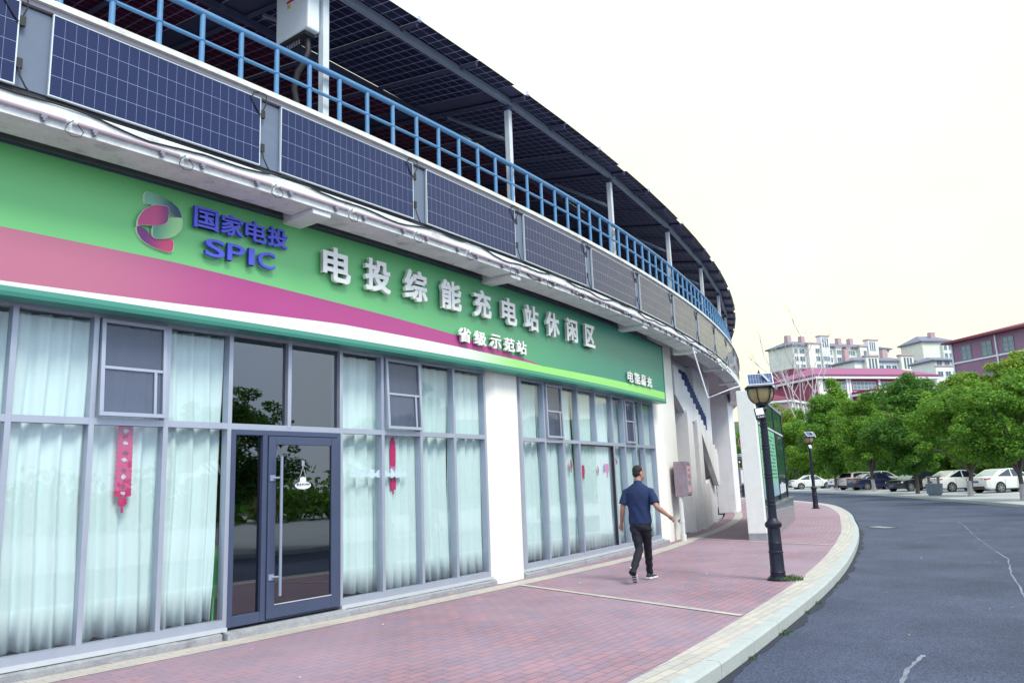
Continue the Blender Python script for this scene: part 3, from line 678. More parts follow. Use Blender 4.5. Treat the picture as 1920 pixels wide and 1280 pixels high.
# slack black supply cable above the tubes
g = MB(); path = []; random.seed(3)
for q in rng(-6.5, 17, .12):
    path.append(pol(q, 1.012, 5.245 + .035 * sin(q * 2.1) + .02 * sin(q * 5.3 + 1) + random.uniform(-.004, .004)))
g.tube(path, .0095, 6); tag(g.build("supply_cable", MATS["cable_black"], smooth=True), "slack black cable running along the white ledge above the light tubes", "cable")
g = MB(); path = []
for q in rng(1.5, 18, .1): path.append(pol(q, 1.016, 5.115 + .03 * sin(q * 3.7) + .025 * sin(q * 8.1 + 1) + random.uniform(-.012, .012)))
g.tube(path, .008, 6); tag(g.build("supply_cable", MATS["cable_black"], smooth=True), "tangled thinner black cable drooping below the light tubes on the far ledge", "cable")

# ------------------------------------------------------------------ inverter on the canopy post
iv = thing("inverter", "white inverter box with red and yellow warning sticker hung on a canopy post", "inverter", pol(-1.62, .25, 7.70), heading(-1.62))
g = MB(); g.box((-.14, -.38, 0), (.06, .32, .78)); g.build("case", MATS["white_plastic"], iv, bevel=.025)
g = MB()
for k in range(9): g.box((.065, -.34 + .07 * k, .06), (.15, -.315 + .07 * k, .74))
g.box((.062, -.345, .05), (.085, .30, .75)); g.build("heat_sink", MATS["heat_sink"], iv)
pm("sticker_red", (.5, .02, .05), .5); pm("sticker_yellow", (.7, .5, .05), .5)
g = MB(); g.box((-.1425, -.15, .52), (-.1402, .08, .56)); g.build("warning_sticker", MATS["sticker_red"], iv)
g = MB(); g.box((-.1425, .0, .44), (-.1402, .06, .50)); g.build("warning_sticker", MATS["sticker_yellow"], iv)
g = MB(); g.box((-.13, -.30, -.05), (.04, .24, -.002)); g.build("gland_plate", MATS["rubber"], iv)
g = MB()
for k in range(7): g.tube([(-.08, .18 - .05 * k, -.05), (-.08, .18 - .05 * k, -.12)], .012, 6)
g.build("gland", MATS["wire_grey"], iv)
g = MB(); g.tube([(-.02, -.22, -.04), (-.02, -.24, -.25), (-.06, -.2, -.42), (-.1, -.12, -.55), (-.1, -.05, -.75), (-.02, -.05, -1.1), (.02, -.05, -1.42)], .042, 10)
g.tube([(.1, -.28, .5), (.18, -.34, .45), (.22, -.35, .2), (.22, -.3, -.2), (.2, -.28, -.8), (.2, -.26, -1.4)], .014, 6)
g.tube([(.1, -.2, .45), (.2, -.25, .3), (.25, -.2, -.1), (.2, -.1, -.3), (.05, -.15, -.28)], .012, 6)
g.build("conduit", MATS["cable_black"], iv, smooth=True)

# ------------------------------------------------------------------ shop sign
sg = thing("shop_sign", "long green and magenta shop sign with raised white Chinese letters", "sign", pol(3, .3, 4.3))
WS = dict(parent=sg, world=True)
def gradmat(name, c0, c1, x0, x1, axis=0, rough=.35, uv=True):
    m, n, l, b = nodes_of(name)
    t = n.new("ShaderNodeTexCoord"); sp = n.new("ShaderNodeSeparateXYZ"); l.new(t.outputs["UV" if uv else "Generated"], sp.inputs[0])
    mr = n.new("ShaderNodeMapRange"); mr.interpolation_type = 'SMOOTHSTEP'; mr.inputs[1].default_value = x0; mr.inputs[2].default_value = x1; l.new(sp.outputs[axis], mr.inputs[0])
    mx = n.new("ShaderNodeMix"); mx.data_type = 'RGBA'; mx.inputs[6].default_value = (*c0, 1); mx.inputs[7].default_value = (*c1, 1); l.new(mr.outputs[0], mx.inputs[0])
    nz = n.new("ShaderNodeTexNoise"); nz.inputs["Scale"].default_value = .8; nz.inputs["Detail"].default_value = 5; l.new(t.outputs["UV"], nz.inputs["Vector"])
    m2 = n.new("ShaderNodeMapRange"); m2.inputs[3].default_value = .94; m2.inputs[4].default_value = 1.06; l.new(nz.outputs[0], m2.inputs[0])
    sc = n.new("ShaderNodeVectorMath"); sc.operation = 'SCALE'; l.new(mx.outputs[2], sc.inputs[0]); l.new(m2.outputs[0], sc.inputs[3])
    l.new(sc.outputs[0], b.inputs["Base Color"]); b.inputs["Roughness"].default_value = rough
    bp = n.new("ShaderNodeBump"); bp.inputs["Strength"].default_value = .12; bp.inputs["Distance"].default_value = .05; l.new(nz.outputs[0], bp.inputs["Height"]); l.new(bp.outputs[0], b.inputs["Normal"])
    MATS[name] = m; return m
gradmat("sign_green", (.17, .58, .20), (.036, .25, .185), -3.5, 8.0)
gradmat("sign_magenta", (.47, .15, .24), (.42, .055, .24), -4.6, -2.2)
gradmat("sign_light", (.80, .87, .82), (.30, .74, .20), 1.2, 3.4)
gradmat("sign_edge", (.055, .27, .21), (.05, .29, .19), -2, 8)
SA, SB = -8.5, 10.9
g = MB(); g.sweep(SA, SB, [(.355, 3.60), (.355, 5.075), (.12, 5.075), (.12, 3.60)], .35)
# uv of the face: u along the front
g.build("face", MATS["sign_green"], **WS)
mt = lambda s: float(np.interp(s, [-9, -5, -3.3, -1.3, 0, 1.5, 2.6, 3.6, 4.4], [4.21, 4.197, 4.187, 4.11, 4.06, 3.985, 3.90, 3.812, 3.75]))
wt = lambda s: float(np.interp(s, [-9, -5, -4.2, -3.25, -2.2, -.95, .7, 1.9, 3.6, 4.4], [3.665, 3.672, 3.69, 3.72, 3.765, 3.815, 3.81, 3.80, 3.775, 3.75]))
lt = lambda s: float(np.interp(s, [1, 3.6, 4.4, 7, 11], [3.81, 3.775, 3.765, 3.80, 3.83]))
lb = lambda s: float(np.interp(s, [-9, 11], [3.632, 3.64]))
def band(name, a, b, lo, hi, mat, d=.359):
    g = MB(); S = rng(a, b, .2); vs = []; fs = []; uv = []
    for q in S: vs += [pol(q, d, lo(q)), pol(q, d, hi(q)), pol(q, .356, lo(q)), pol(q, .356, hi(q))]
    for i in range(len(S) - 1):
        k = 4 * i; fs.append((k, k + 4, k + 5, k + 1)); uv.append([(S[i], lo(S[i])), (S[i + 1], lo(S[i + 1])), (S[i + 1], hi(S[i + 1])), (S[i], hi(S[i]))])
        fs += [(k + 1, k + 5, k + 7, k + 3), (k, k + 2, k + 6, k + 4)]; uv += [[(S[i], 0)] * 4] * 2
    g.add(vs, fs, uv); g.build(name, MATS[mat], **WS)
band("magenta_band", SA, 3.95, lambda s: max(wt(s) + .0, 3.2) if s < 3.9 else mt(s) - .002, lambda s: max(mt(s), wt(s) + .002), "sign_magenta")
band("white_swoosh", SA, 1.9, lambda s: lb(s), lambda s: wt(s) - .0, "sign_light", .360)
band("light_band", 1.9, SB - .02, lambda s: lb(s), lambda s: min(lt(s), wt(s)) if s < 4.2 else lt(s), "sign_light", .360)
g = MB(); g.sweep(SA, SB, [(.361, 3.54), (.372, 3.58), (.366, 3.631), (.12, 3.631), (.12, 3.54)], .35); g.build("lower_edge", MATS["sign_edge"], **WS)
g = MB(); g.sweep(SA, SB + .03, [(.385, 5.03), (.385, 5.055), (.36, 5.055), (.36, 5.03)], .35); g.build("top_trim", MATS["steel_dark"], **WS)
g = MB(frame(SB, 0, 0)); g.box((.002, -.372, 3.54), (.022, -.11, 5.07)); g.build("end_trim", MATS["sign_edge"], **WS)
def glyph(ch, w, h, depth, bold, shear=0):
    cu = bpy.data.curves.new("letter", 'FONT'); cu.body = ch; cu.size = 1.0; cu.extrude = .05; cu.resolution_u = 4; cu.offset = min(bold, .008)
    o = bpy.data.objects.new("letter", cu); COL.objects.link(o)
    dg = bpy.context.evaluated_depsgraph_get(); dg.update()
    me = bpy.data.meshes.new_from_object(o.evaluated_get(dg)); bpy.data.objects.remove(o)
    n = len(me.vertices); a = np.empty(n * 3, 'f'); me.vertices.foreach_get("co", a); a = a.reshape(-1, 3)
    F = [tuple(p.vertices) for p in me.polygons]; bpy.data.meshes.remove(me); bpy.data.curves.remove(cu)
    lo, hi = a.min(0), a.max(0); c = (lo + hi) / 2
    b_ = max(0, bold - .008) * h; W_, H_ = w - 2 * b_, h - 2 * b_
    x = (a[:, 0] - c[0]) / max(1e-6, hi[0] - lo[0]) * W_; z = (a[:, 1] - c[1]) / max(1e-6, hi[1] - lo[1]) * H_; y = -(a[:, 2] - lo[2]) / (hi[2] - lo[2]) * depth
    V = []; FF = []
    offs = [(-b_, -b_), (b_, -b_), (-b_, b_), (b_, b_), (0, 0)] if b_ > 0 else [(0, 0)]     # strokes thickened by laying the glyph beside itself, each a hair proud
    for i, (dx, dz) in enumerate(offs):
        FF += [tuple(k + len(V) for k in f) for f in F]; V += list(zip((x + dx).tolist(), (y * (1 + .012 * i)).tolist(), (z + dz).tolist()))
    me = bpy.data.meshes.new("letter"); me.from_pydata(V, [], FF); me.update()
    return me
def letter(ch, s_, z, w, h, d, depth, bold, mat, parent, name="letter"):
    me = glyph(ch, w, h, depth, bold); me.materials.append(MATS[mat])
    o = bpy.data.objects.new(name, me); link(o, parent)
    M = wmat(parent).inverted() @ frame(s_, d, z); o.matrix_local = M
    return o
for ch, (a, b) in zip("电投综能充电站休闲区", ((-1.348, -.851), (-.61, -.09), (.175, .695), (.993, 1.517), (1.818, 2.332), (2.626, 3.114), (3.358, 3.856), (4.11, 4.641), (4.93, 5.40), (5.735, 6.21))):
    letter(ch, (a + b) / 2, 4.588, (b - a) * .96, .47, .395, .055, .030, "letter_white", sg)
for ch, c in zip("省级示范站", (1.60, 2.015, 2.45, 2.865, 3.25)): letter(ch, c, 4.0, .32, .24, .39, .04, .026, "letter_white", sg)
for ch, c in zip("电能易充", (8.20, 8.66, 9.07, 9.53)): letter(ch, c, 3.965, .34, .26, .38, .03, .014, "letter_white", sg)
for ch, c in zip("国家电投", (-3.0, -2.665, -2.345, -2.03)): letter(ch, c, 4.755, .30, .255, .39, .045, .022, "letter_blue", sg)
for ch, (a, b) in zip("SPIC", ((-3.005, -2.757), (-2.725, -2.49), (-2.44, -2.36), (-2.308, -2.063))): letter(ch, (a + b) / 2, 4.428, b - a, .212, .39, .045, .016, "letter_blue", sg)
# ribbon emblem
em = empty("emblem", (0, 0, 0)); COL.objects.unlink(em); link(em, sg); em.matrix_local = wmat(sg).inverted() @ frame(-3.53, .355, 4.59)
gradmat("ribbon_top", (.22, .52, .36), (.010, .045, .12), .15, .9, 0, .25, False)
gradmat("ribbon_pink", (.52, .05, .20), (.20, .015, .15), .55, 1.0, 0, .25, False)
gradmat("ribbon_green", (.07, .28, .18), (.34, .68, .28), .0, .9, 0, .25, False)
gradmat("ribbon_low", (.14, .015, .16), (.58, .05, .14), .15, .95, 0, .25, False)
def smooth_poly(P, it=2):
    for _ in range(it):
        Q = []
        for i in range(len(P)):
            a, b = np.array(P[i]), np.array(P[(i + 1) % len(P)])
            Q += [tuple(a * .8 + b * .2), tuple(a * .2 + b * .8)]
        P = Q
    return P
def ribbon(pts, y0, y1, mat, it=2):
    P = [((a + 3.53) * 1.04, (b - 4.59) * 1.04) for a, b in pts]; P = smooth_poly(P, it)
    g = MB(); g.wall(P, y0, y1); o = g.build("ribbon", MATS[mat], em)
    c = np.mean(np.array(P), 0); Q = [tuple((np.array(p) - c) * 1.025 + c) for p in P]
    g = MB(); g.wall(Q, y0 + .004, y1 + .012); g.build("ribbon_rim", MATS["letter_white"], em)
ribbon([(-3.70, 4.895), (-3.56, 4.895), (-3.42, 4.86), (-3.32, 4.80), (-3.28, 4.72), (-3.30, 4.665), (-3.44, 4.75), (-3.60, 4.765), (-3.70, 4.757)], -.035, -.005, "ribbon_top")
ribbon([(-3.445, 4.79), (-3.60, 4.765), (-3.715, 4.68), (-3.768, 4.56), (-3.765, 4.49), (-3.70, 4.525), (-3.53, 4.55), (-3.455, 4.60), (-3.44, 4.68)], -.060, -.036, "ribbon_pink")
ribbon([(-3.282, 4.70), (-3.285, 4.57), (-3.36, 4.475), (-3.47, 4.42), (-3.60, 4.40), (-3.605, 4.55), (-3.47, 4.57), (-3.435, 4.665)], -.052, -.030, "ribbon_green")
ribbon([(-3.765, 4.50), (-3.755, 4.43), (-3.70, 4.36), (-3.585, 4.31), (-3.37, 4.285), (-3.355, 4.42), (-3.41, 4.445), (-3.60, 4.415), (-3.68, 4.50)], -.030, -.004, "ribbon_low")

# ------------------------------------------------------------------ curtains
CB = [(-6.3, -5.52), (-5.52, -4.743), (-4.743, -3.975), (-3.975, -3.18), (-3.18, -2.44), (-.63, .12), (.12, .943), (.943, 1.758), (1.758, 2.58), (3.78, 4.595), (4.595, 5.329), (5.329, 6.035), (6.035, 7.829), (7.829, 8.527), (8.527, 9.24), (9.24, 9.866), (9.866, 10.73)]
CL = ["pale curtain cut off at the photo's left edge, behind the shop window's end bay", "pale curtain in the bay entering at the left edge, next to the cut-off end bay",
      "wide pale curtain two bays before the glass door's neighbour, with no paper hanging", "pale curtain behind the long red paper banner with cut-outs and tassel", "pale curtain in the bay beside the glass door, its free edge curling away",
      "bunched pale curtain right after the glass door", "pale curtain behind the plain pointed red banner", "pale curtain in the bay following the pointed red banner", "pale curtain in the bay touching the cream pillar between the shop windows",
      "narrow pale curtain right after the cream pillar between the shop windows", "pale curtain under the far hinged window with the mid bar", "pale curtain behind the first two little red paper ornaments", "wide pale curtain behind the sliding window with the faded pink ornament",
      "pale curtain behind the small ornament after the sliding window", "pale curtain behind the walking man's shoulder, under the last hinged window", "narrow pale curtain behind the walking man's head", "last pale curtain against the end pillar of the shop"]
for k, ((a, b), lab) in enumerate(zip(CB, CL)):
    random.seed(100 + k); w = b - a + .03; c = (a + b) / 2; g = MB(frame(c, 0, 0))
    nx = max(24, int(w / .016)); nz_ = 9; ph = [random.uniform(0, 6) for _ in range(4)]; fr = random.uniform(5.0, 7.5) / .8
    zb = .205 + random.uniform(0, .02)
    def cy(x, t): 
        q = x + .02 * sin(7 * t + ph[3])
        f_ = sin(fr * 2 * pi * q * .62 + ph[0] + .8 * sin(3 * q + ph[1])); f2 = sin(fr * 2 * pi * q * 1.3 + ph[2])
        return (.034 * f_ * (.8 + .2 * t) + .014 * f2 + .006 * f_ ** 3)
    vs = []; fs = []
    for j in range(nz_ + 1):
        t = 1 - j / nz_
        for i in range(nx + 1):
            x = -w / 2 + w * i / nx
            z = zb + (3.50 - zb) * j / nz_ + (.012 * sin(9 * x + ph[1]) + .01 * sin(31 * x) if j == 0 else 0)
            xo = 0
            if k == 4 and x > w / 2 - .12: xo = -.09 * (t ** 3) * (x - w / 2 + .12) / .12
            vs.append((x + xo, .105 + .045 * (k % 2) + cy(x, t), z))
    for j in range(nz_):
        for i in range(nx): q = j * (nx + 1) + i; fs.append((q, q + 1, q + nx + 2, q + nx + 1))
    g.add(vs, fs)
    o = g.build("curtain", MATS["curtain"], smooth='all', fixn=False)
    md = o.modifiers.new("cloth", 'SOLIDIFY'); md.thickness = .004
    # keep the origin at the foot of the curtain
    loc = pol(c, -.16, .2); o.data.transform(Matrix.Translation(-loc)); o.location = loc
    for v_ in (): pass
    tag(o, lab, "curtain", "pale curtains behind the shop windows")

# ------------------------------------------------------------------ red paper things in the windows
def lift(o, loc):
    o.data.transform(Matrix.Translation(-loc)); o.location = loc; return o
def in_glass(name, s_, z, label, cat, group=None):
    return thing(name, label, cat, pol(s_, -.055, z), heading(s_), group)
t = in_glass("paper_banner", -3.57, 1.64, "long scalloped red paper banner with white cut-outs and a tassel", "banner")
P = []; H = .78; w0, w1 = .075, .085
for i in range(33): P.append((-w1 + (w1 - w0) * i / 32 - (.006 if i % 2 else 0), H * i / 32))
P2 = [(-x, z) for x, z in P][::-1]
g = MB(); g.wall(P + P2, 0, .004); g.build("sheet", MATS["red_paper"], t)
random.seed(8); pm("cutout_pale", (.62, .60, .68), .8, var=.3, scale=30); pm("cutout_dark", (.26, .01, .07), .8, var=.3, scale=30)
for zc in (.07, .24, .42, .60, .73):
    for mt_, dz in (("cutout_pale", -.035), ("cutout_dark", .035)):
        Q = [(random.uniform(.018, .042) * cos(2 * pi * i / 11), random.uniform(.012, .03) * sin(2 * pi * i / 11) + zc + dz) for i in range(11)]
        g = MB(); g.wall(Q, -.0025, -.0005); g.build("cut_out", MATS[mt_], t)
g = MB(); g.wall([(.045 * cos(2 * pi * i / 18) * (1 + .18 * (i % 2)), -.055 + .05 * sin(2 * pi * i / 18) * (1 + .18 * (i % 2))) for i in range(18)], 0, .004); g.build("knot", MATS["red_paper"], t)
g = MB(); g.wall([(-.012, -.17), (.012, -.17), (.009, -.11), (-.009, -.11)], 0, .006); g.build("tassel", MATS["red_paper"], t)
t = in_glass("paper_banner", .42, 1.70, "plain pointed red paper banner beyond the glass door", "banner")
g = MB(); g.wall([(-.055, .24), (.055, .24), (.06, .45), (.05, .58), (.02, .665), (-.02, .665), (-.05, .58), (-.06, .45)], 0, .004); g.build("sheet", MATS["red_paper"], t)
g = MB(); g.wall([(-.052, .128), (.052, .128), (.055, .238), (-.055, .238)], 0, .004); g.build("faded_strip", MATS["pink_paper"], t)
g = MB(); g.wall([(-.055, -.10), (.055, -.10), (.055, .03), (.05, .125), (.018, .125), (.012, .05), (0, .02), (-.012, .05), (-.018, .126), (-.048, .126), (-.055, .03)], 0, .005); g.build("lantern", MATS["red_paper"], t)
g = MB(); g.wall([(-.012, -.16), (.012, -.16), (.01, -.1), (-.01, -.1)], 0, .006); g.build("tassel", MATS["red_paper"], t)
# frosted sticker band on the glass beside it
pm("frost", (.50, .66, .72), .8, var=.1, scale=20)
g = MB(); M = frame(.15, 0, 0); random.seed(4)
for i in range(46):
    x = -.62 + 1.12 * i / 45; h = random.uniform(.02, .10)
    g.M = M; g.box((x - .0128, .003, 1.81 - h * .4), (x + .0128, .006, 1.81 + h))
tag(lift(g.build("window_sticker", MATS["frost"]), pol(.15, 0, 1.8)), "pale frosted sticker band across the glass beside the pointed red banner", "sticker")
ORN = [(5.52, 2.08, .9, "red fish-shaped ornament nearest the cream pillar, top of its string"), (5.80, 1.97, 1.0, "dark red ornament with a tassel, second on the string from the cream pillar"), (6.34, 1.86, 1.15, "broad red ornament with two tassels at the start of the sliding window"),
       (7.10, 1.86, .8, "narrow red ornament in the middle of the sliding window"), (7.57, 1.88, 1.2, "faded pink square ornament at the end of the sliding window"), (8.15, 2.05, .9, "small curled red ornament on the bay after the sliding window")]
for k, (s_, z, q, lab) in enumerate(ORN):
    t = in_glass("paper_ornament", s_, z, lab, "ornament", "red paper ornaments hung in the window")
    mt_ = "pink_paper" if k == 4 else "red_paper"
    if k == 4: body = [(-.1, -.05), (.1, -.05), (.1, .09), (-.1, .09)]
    elif k == 2: body = [(-.06, -.08), (.06, -.08), (.065, .0), (.05, .09), (.0, .07), (-.05, .09), (-.065, 0)]
    elif k == 5: body = [(-.03, -.075), (.02, -.075), (.055, -.03), (.05, .01), (.0, .03), (.02, .07), (-.02, .075), (-.035, .02), (.0, -.01), (-.01, -.03)]
    else: body = [(-.02, -.07), (.025, -.07), (.05, -.02), (.02, .06), (.01, .10), (-.02, .10), (-.025, .05), (-.03, .0)]
    g = MB(); g.wall([(x * q, zz * q) for x, zz in body], 0, .006); g.build("paper", MATS[mt_], t)
    for x in ((-.03, .03) if k in (2, 4) else (0,)):
        if k == 5: break
        g = MB(); g.wall([((x - .014) * q, -.16 * q), ((x + .014) * q, -.16 * q), ((x + .01) * q, -.06 * q), ((x - .01) * q, -.06 * q)], .001, .007); g.build("tassel", MATS[mt_], t)
# OPEN plate on the door
t = thing("open_sign", "white rounded OPEN plate hanging from a suction hook on the glass door", "sign", dM @ Vector((.20, DY - .04, 1.70)), heading(-1.53))
cl = [(.085 * cos(a) * (1.18) , .048 * sin(a)) for a in np.linspace(0, 2 * pi, 24, endpoint=False)]
P = [(min(.125, max(-.125, x * 1.25)), z) for x, z in cl]
g = MB(); g.wall([(x, z) for x, z in P], -.004, .004); g.build("plate", MATS["white_plastic"], t, bevel=.002)
for ch, x, z, w, h in (("营", -.085, .012, .036, .038), ("业", -.043, .012, .036, .036), ("中", -.004, .012, .028, .036)):
    me = glyph(ch, w, h, .002, .012); me.materials.append(MATS["rubber"]); o = bpy.data.objects.new("lettering", me); link(o, t); o.location = (x, -.0045, z)
me = glyph("OPEN", .085, .028, .002, .01); me.materials.append(MATS["rubber"]); o = bpy.data.objects.new("lettering", me); link(o, t); o.location = (.06, -.0045, .012)
g = MB(); g.wall([(-.05, .05), (.05, .05), (.045, .09), (.02, .105), (-.02, .105), (-.045, .09)], -.003, .003); g.build("backplate", MATS["white_plastic"], t)
g = MB(); g.tube([(-.05, 0, .09), (0, 0, .24)], .002, 5); g.tube([(.05, 0, .09), (0, 0, .24)], .002, 5); g.build("string", MATS["white_plastic"], t)
g = MB(); g.box((-.022, -.006, .24), (.022, .008, .31)); g.build("suction_hook", MATS["heat_sink"], t, bevel=.004)
# things standing in the dim room behind the door
pm("tub_green", (.05, .50, .12), .4); pm("fan_red", (.6, .04, .08), .5); pm("fan_gold", (.6, .4, .06), .5)
t = thing("plastic_stool", "bright green plastic seat edge standing behind the door's side light", "stool", pol(-2.27, -.32, .12), heading(-2.27))
g = MB(); g.loft([[(x * w, y * w, z) for x, y in [(.16 * cos(a), .16 * sin(a)) for a in np.linspace(0, 2 * pi, 16, endpoint=False)]] for z, w in ((.30, .75), (.36, 1.0), (.70, 1.05), (.86, .95), (.90, .7))]); g.build("seat_shell", MATS["tub_green"], t, smooth=50)
for x, y in ((-.1, -.1), (.1, -.1), (.1, .1), (-.1, .1)): g = MB(); g.tube([(x * 1.3, y * 1.3, 0), (x, y, .34)], .018, 6); g.build("leg", MATS["tub_green"], t)
t = thing("paper_fan", "round red and gold paper fan on the wall inside, seen through the door glass", "decoration", pol(-.95, -1.2, 1.45), heading(-.95))
g = MB(); g.wall([(.26 * cos(a) * (1 + .06 * (k % 2)), .26 * sin(a) * (1 + .06 * (k % 2))) for k, a in enumerate(np.linspace(0, 2 * pi, 40, endpoint=False))], 0, .03); g.build("fan_leaf", MATS["fan_red"], t)
g = MB(); g.wall([(.1 * cos(a), .1 * sin(a)) for a in np.linspace(0, 2 * pi, 20, endpoint=False)], -.02, -.002); g.build("medallion", MATS["fan_gold"], t)
g = MB(); g.box((-.012, .035, -1.33), (.012, .06, .0)); g.build("stand", MATS["fan_gold"], t)
# ------------------------------------------------------------------ street lamps
pm("lamp_iron", (.016, .018, .035), .38, metal=.3, var=.2, bump=.15, bscale=40)
pm("lamp_glass", (.36, .29, .13), .25, var=.15, scale=8, coat=.4)
pm("lamp_cell", (.10, .14, .30), .2, var=.1)
cellmat("lamp_panel", (.045, .07, .15), (.5, .56, .64), .035, .012, rough=.2, bus=False, spec=.6)
def make_lamp(label, loc, rz, panels=2):
    t = thing("street_lamp", label, "street lamp", loc, rz, "black solar street lamps along the kerb")
    I = MATS["lamp_iron"]
    g = MB(); g.lathe([(.17, 0), (.17, .02), (.15, .035), (.118, .05), (.112, .10), (.118, .12), (.108, .14), (.104, .40), (.112, .41), (.112, .43), (.102, .44), (.10, .55), (.107, .56), (.10, .575), (.096, .78), (.12, .80), (.13, .83), (.125, .86), (.085, .90), (.07, .93)], 20)
    g.build("base", I, t, smooth=35)
    g = MB(); pr = [(.07, .93), (.066, 1.0)]
    for z in (1.12, 1.18, 1.55, 1.60, 2.0, 2.05, 2.35, 2.40): pr += [(.066 - .008 * (z - 1), z), (.074 - .008 * (z - 1), z + .008), (.074 - .008 * (z - 1), z + .02), (.066 - .008 * (z - 1), z + .028)]
    pr += [(.052, 2.58), (.06, 2.60), (.075, 2.64), (.06, 2.68), (.10, 2.705), (.10, 2.73), (.05, 2.74)]
    g.lathe(pr, 16); g.build("pole", I, t, smooth=35)
    g = MB(); g.lathe([(.085, 2.735), (.12, 2.75), (.155, 2.785), (.18, 2.83), (.195, 2.89), (.20, 2.965), (.05, 2.968)], 24); g.build("lantern_glass", MATS["lamp_glass"], t, smooth=40)
    g = MB()
    for k in range(6):
        a = k * pi / 3 + .2; g.tube([(r * cos(a), r * sin(a), z) for r, z in ((.095, 2.73), (.135, 2.755), (.17, 2.79), (.195, 2.835), (.208, 2.89), (.212, 2.97))], .009, 6)
    g.build("lantern_cage", I, t)
    g = MB(); g.lathe([(.10, 2.962), (.235, 2.962), (.245, 2.975), (.245, 3.0), (.20, 3.03), (.12, 3.10), (.06, 3.14), (.03, 3.17), (.018, 3.19), (.032, 3.215), (.018, 3.24), (.006, 3.28)], 24); g.build("lantern_cap", I, t, smooth=35)
    for (ang, cx, cy, cz, tl) in ((0, .0, -.13, 3.105, 42), (80, .14, -.02, 3.08, 52))[:panels]:
        M = Matrix.Rotation(R(ang), 4, 'Z') @ Matrix.Translation((0 if ang else cx, -.15, cz)) @ Matrix.Rotation(R(tl), 4, 'X')
        g = MB(M); w, h = .185, .135
        g.add([(-w, -h, .012), (w, -h, .012), (w, h, .012), (-w, h, .012)], [(0, 1, 2, 3)], [[(0.05, .05), (8.95, .05), (8.95, 1.95), (.05, 1.95)]])
        g.add([(-w, -h, -.012), (w, -h, -.012), (w, h, -.012), (-w, h, -.012)], [(0, 3, 2, 1)])
        p = g.build("charging_panel", MATS["lamp_panel"], t)
        g = MB(M)
        for b in (((-w - .012, -h - .012, -.014), (w + .012, -h, .016)), ((-w - .012, h, -.014), (w + .012, h + .012, .016)), ((-w - .012, -h, -.0135), (-w, h, .0155)), ((w, -h, -.0135), (w + .012, h, .0155))): g.box(*b)
        g.build("panel_frame", MATS["white_plastic"], p)
    M = Matrix.Translation((-.05, -.12, 2.56)) @ Matrix.Rotation(R(-22), 4, 'X') @ Matrix.Rotation(R(-6), 4, 'Y')
    g = MB(M); g.box((-.075, -.03, -.10), (.075, .02, .10)); f = g.build("sensor_light", MATS["lamp_iron"], t, bevel=.012)
    g = MB(M); g.box((-.06, -.036, -.03), (.06, -.0305, .085)); g.build("light_face", MATS["white_plastic"], f)
    g = MB(M); 
    for x in (-.035, 0, .035): g.box((x - .01, -.036, -.08), (x + .01, -.0305, -.055))
    g.build("sensor", MATS["heat_sink"], f)
    g = MB(); g.tube([(-.05, -.10, 2.52), (0, -.02, 2.50)], .018, 6); g.build("sensor_arm", I, t)
    return t
l1 = make_lamp("tall black solar street lamp nearest the camera, amber bowl lantern, on the red paving", (3.98, 12.63, .004), R(-14))
l2 = make_lamp("smaller-looking black solar lamp farther along the kerb, against the trees", (13.79, 37.26, .004), R(10)); l2.scale = (1.1, 1.1, 1.1)
l3 = make_lamp("tiny far black lamp seen between the concrete pier and the notice board pillar", (18.2, 64.6, .0), R(-30)); l3.scale = (1.06, 1.06, 1.06)
def tufts(name, c, r, n, label, seed, h=.07, zz=0):
    random.seed(seed); g = MB()
    for k in range(n):
        a = random.uniform(0, 2 * pi); q = r * math.sqrt(random.random()); x, y = c[0] + q * cos(a), c[1] + q * sin(a) * .8; d = random.uniform(0, 6.3); l_ = random.uniform(.4, 1.1) * h; w = .006
        lean = random.uniform(.2, 1.0) * l_
        g.add([(x - w * sin(d), y + w * cos(d), zz), (x + w * sin(d), y - w * cos(d), zz), (x + lean * .6 * cos(d), y + lean * .6 * sin(d), zz + l_ * .8), (x + lean * cos(d), y + lean * sin(d), zz + l_)], [(0, 1, 2), (0, 2, 3)])
    return tag(g.build(name, MATS["grass_green"], fixn=False), label, "grass", kind="stuff")
pm("grass_green", (.07, .14, .035), .8, var=.4, scale=8)
tufts("grass", (4.10, 12.62), .26, 420, "low green grass growing round the foot of the nearest street lamp", 1)
for k, q in enumerate((-.2, 1.0, 1.15, 2.4, 3.15, 5.2)):
    p = pol(q, kf(q) + .03); tufts("grass", (p.x, p.y), .05 + .02 * (k % 3), 36, "thin weeds sprouting in the joint between kerb and road", 20 + k, .042, -.14)

# ------------------------------------------------------------------ notice board and its pillar
P0, P1 = pol(12.15, 2.42), pol(20.6, 2.42); dv = (P1 - P0); LB = dv.length
nb = thing("notice_board", "long green notice board on a grey granite plinth with a white end pillar", "notice board", P0, math.atan2(dv.y, dv.x))
pm("granite", (.17, .205, .215), .25, var=.25, scale=40, coat=.3, stain=(.3, .34, .36), stain_amt=.4)
pm("board_green", (.25, .60, .40), .35, var=.06, scale=3)
pm("board_dark", (.02, .10, .075), .2, var=.2, coat=.4)
pm("board_text", (.05, .24, .16), .5)
pm("board_frame", (.025, .03, .055), .35, metal=.4)
pm("plinth_paint", (.82, .83, .80), .7, var=.05, bump=.2, bscale=25, stain=(.5, .5, .5), stain_amt=.35, stain_scale=1.0, streak=True)
g = MB(); g.box((-.36, .0, .16), (0, .44, 3.80)); g.build("pillar", MATS["plinth_paint"], nb, bevel=.012)
g = MB(); g.box((-.355, .005, -.03), (-.005, .435, .16)); g.build("pillar_foot", MATS["concrete"], nb)
g = MB(); g.box((.02, -.14, -.02), (LB, .34, .76)); g.build("plinth", MATS["granite"], nb, bevel=.01)
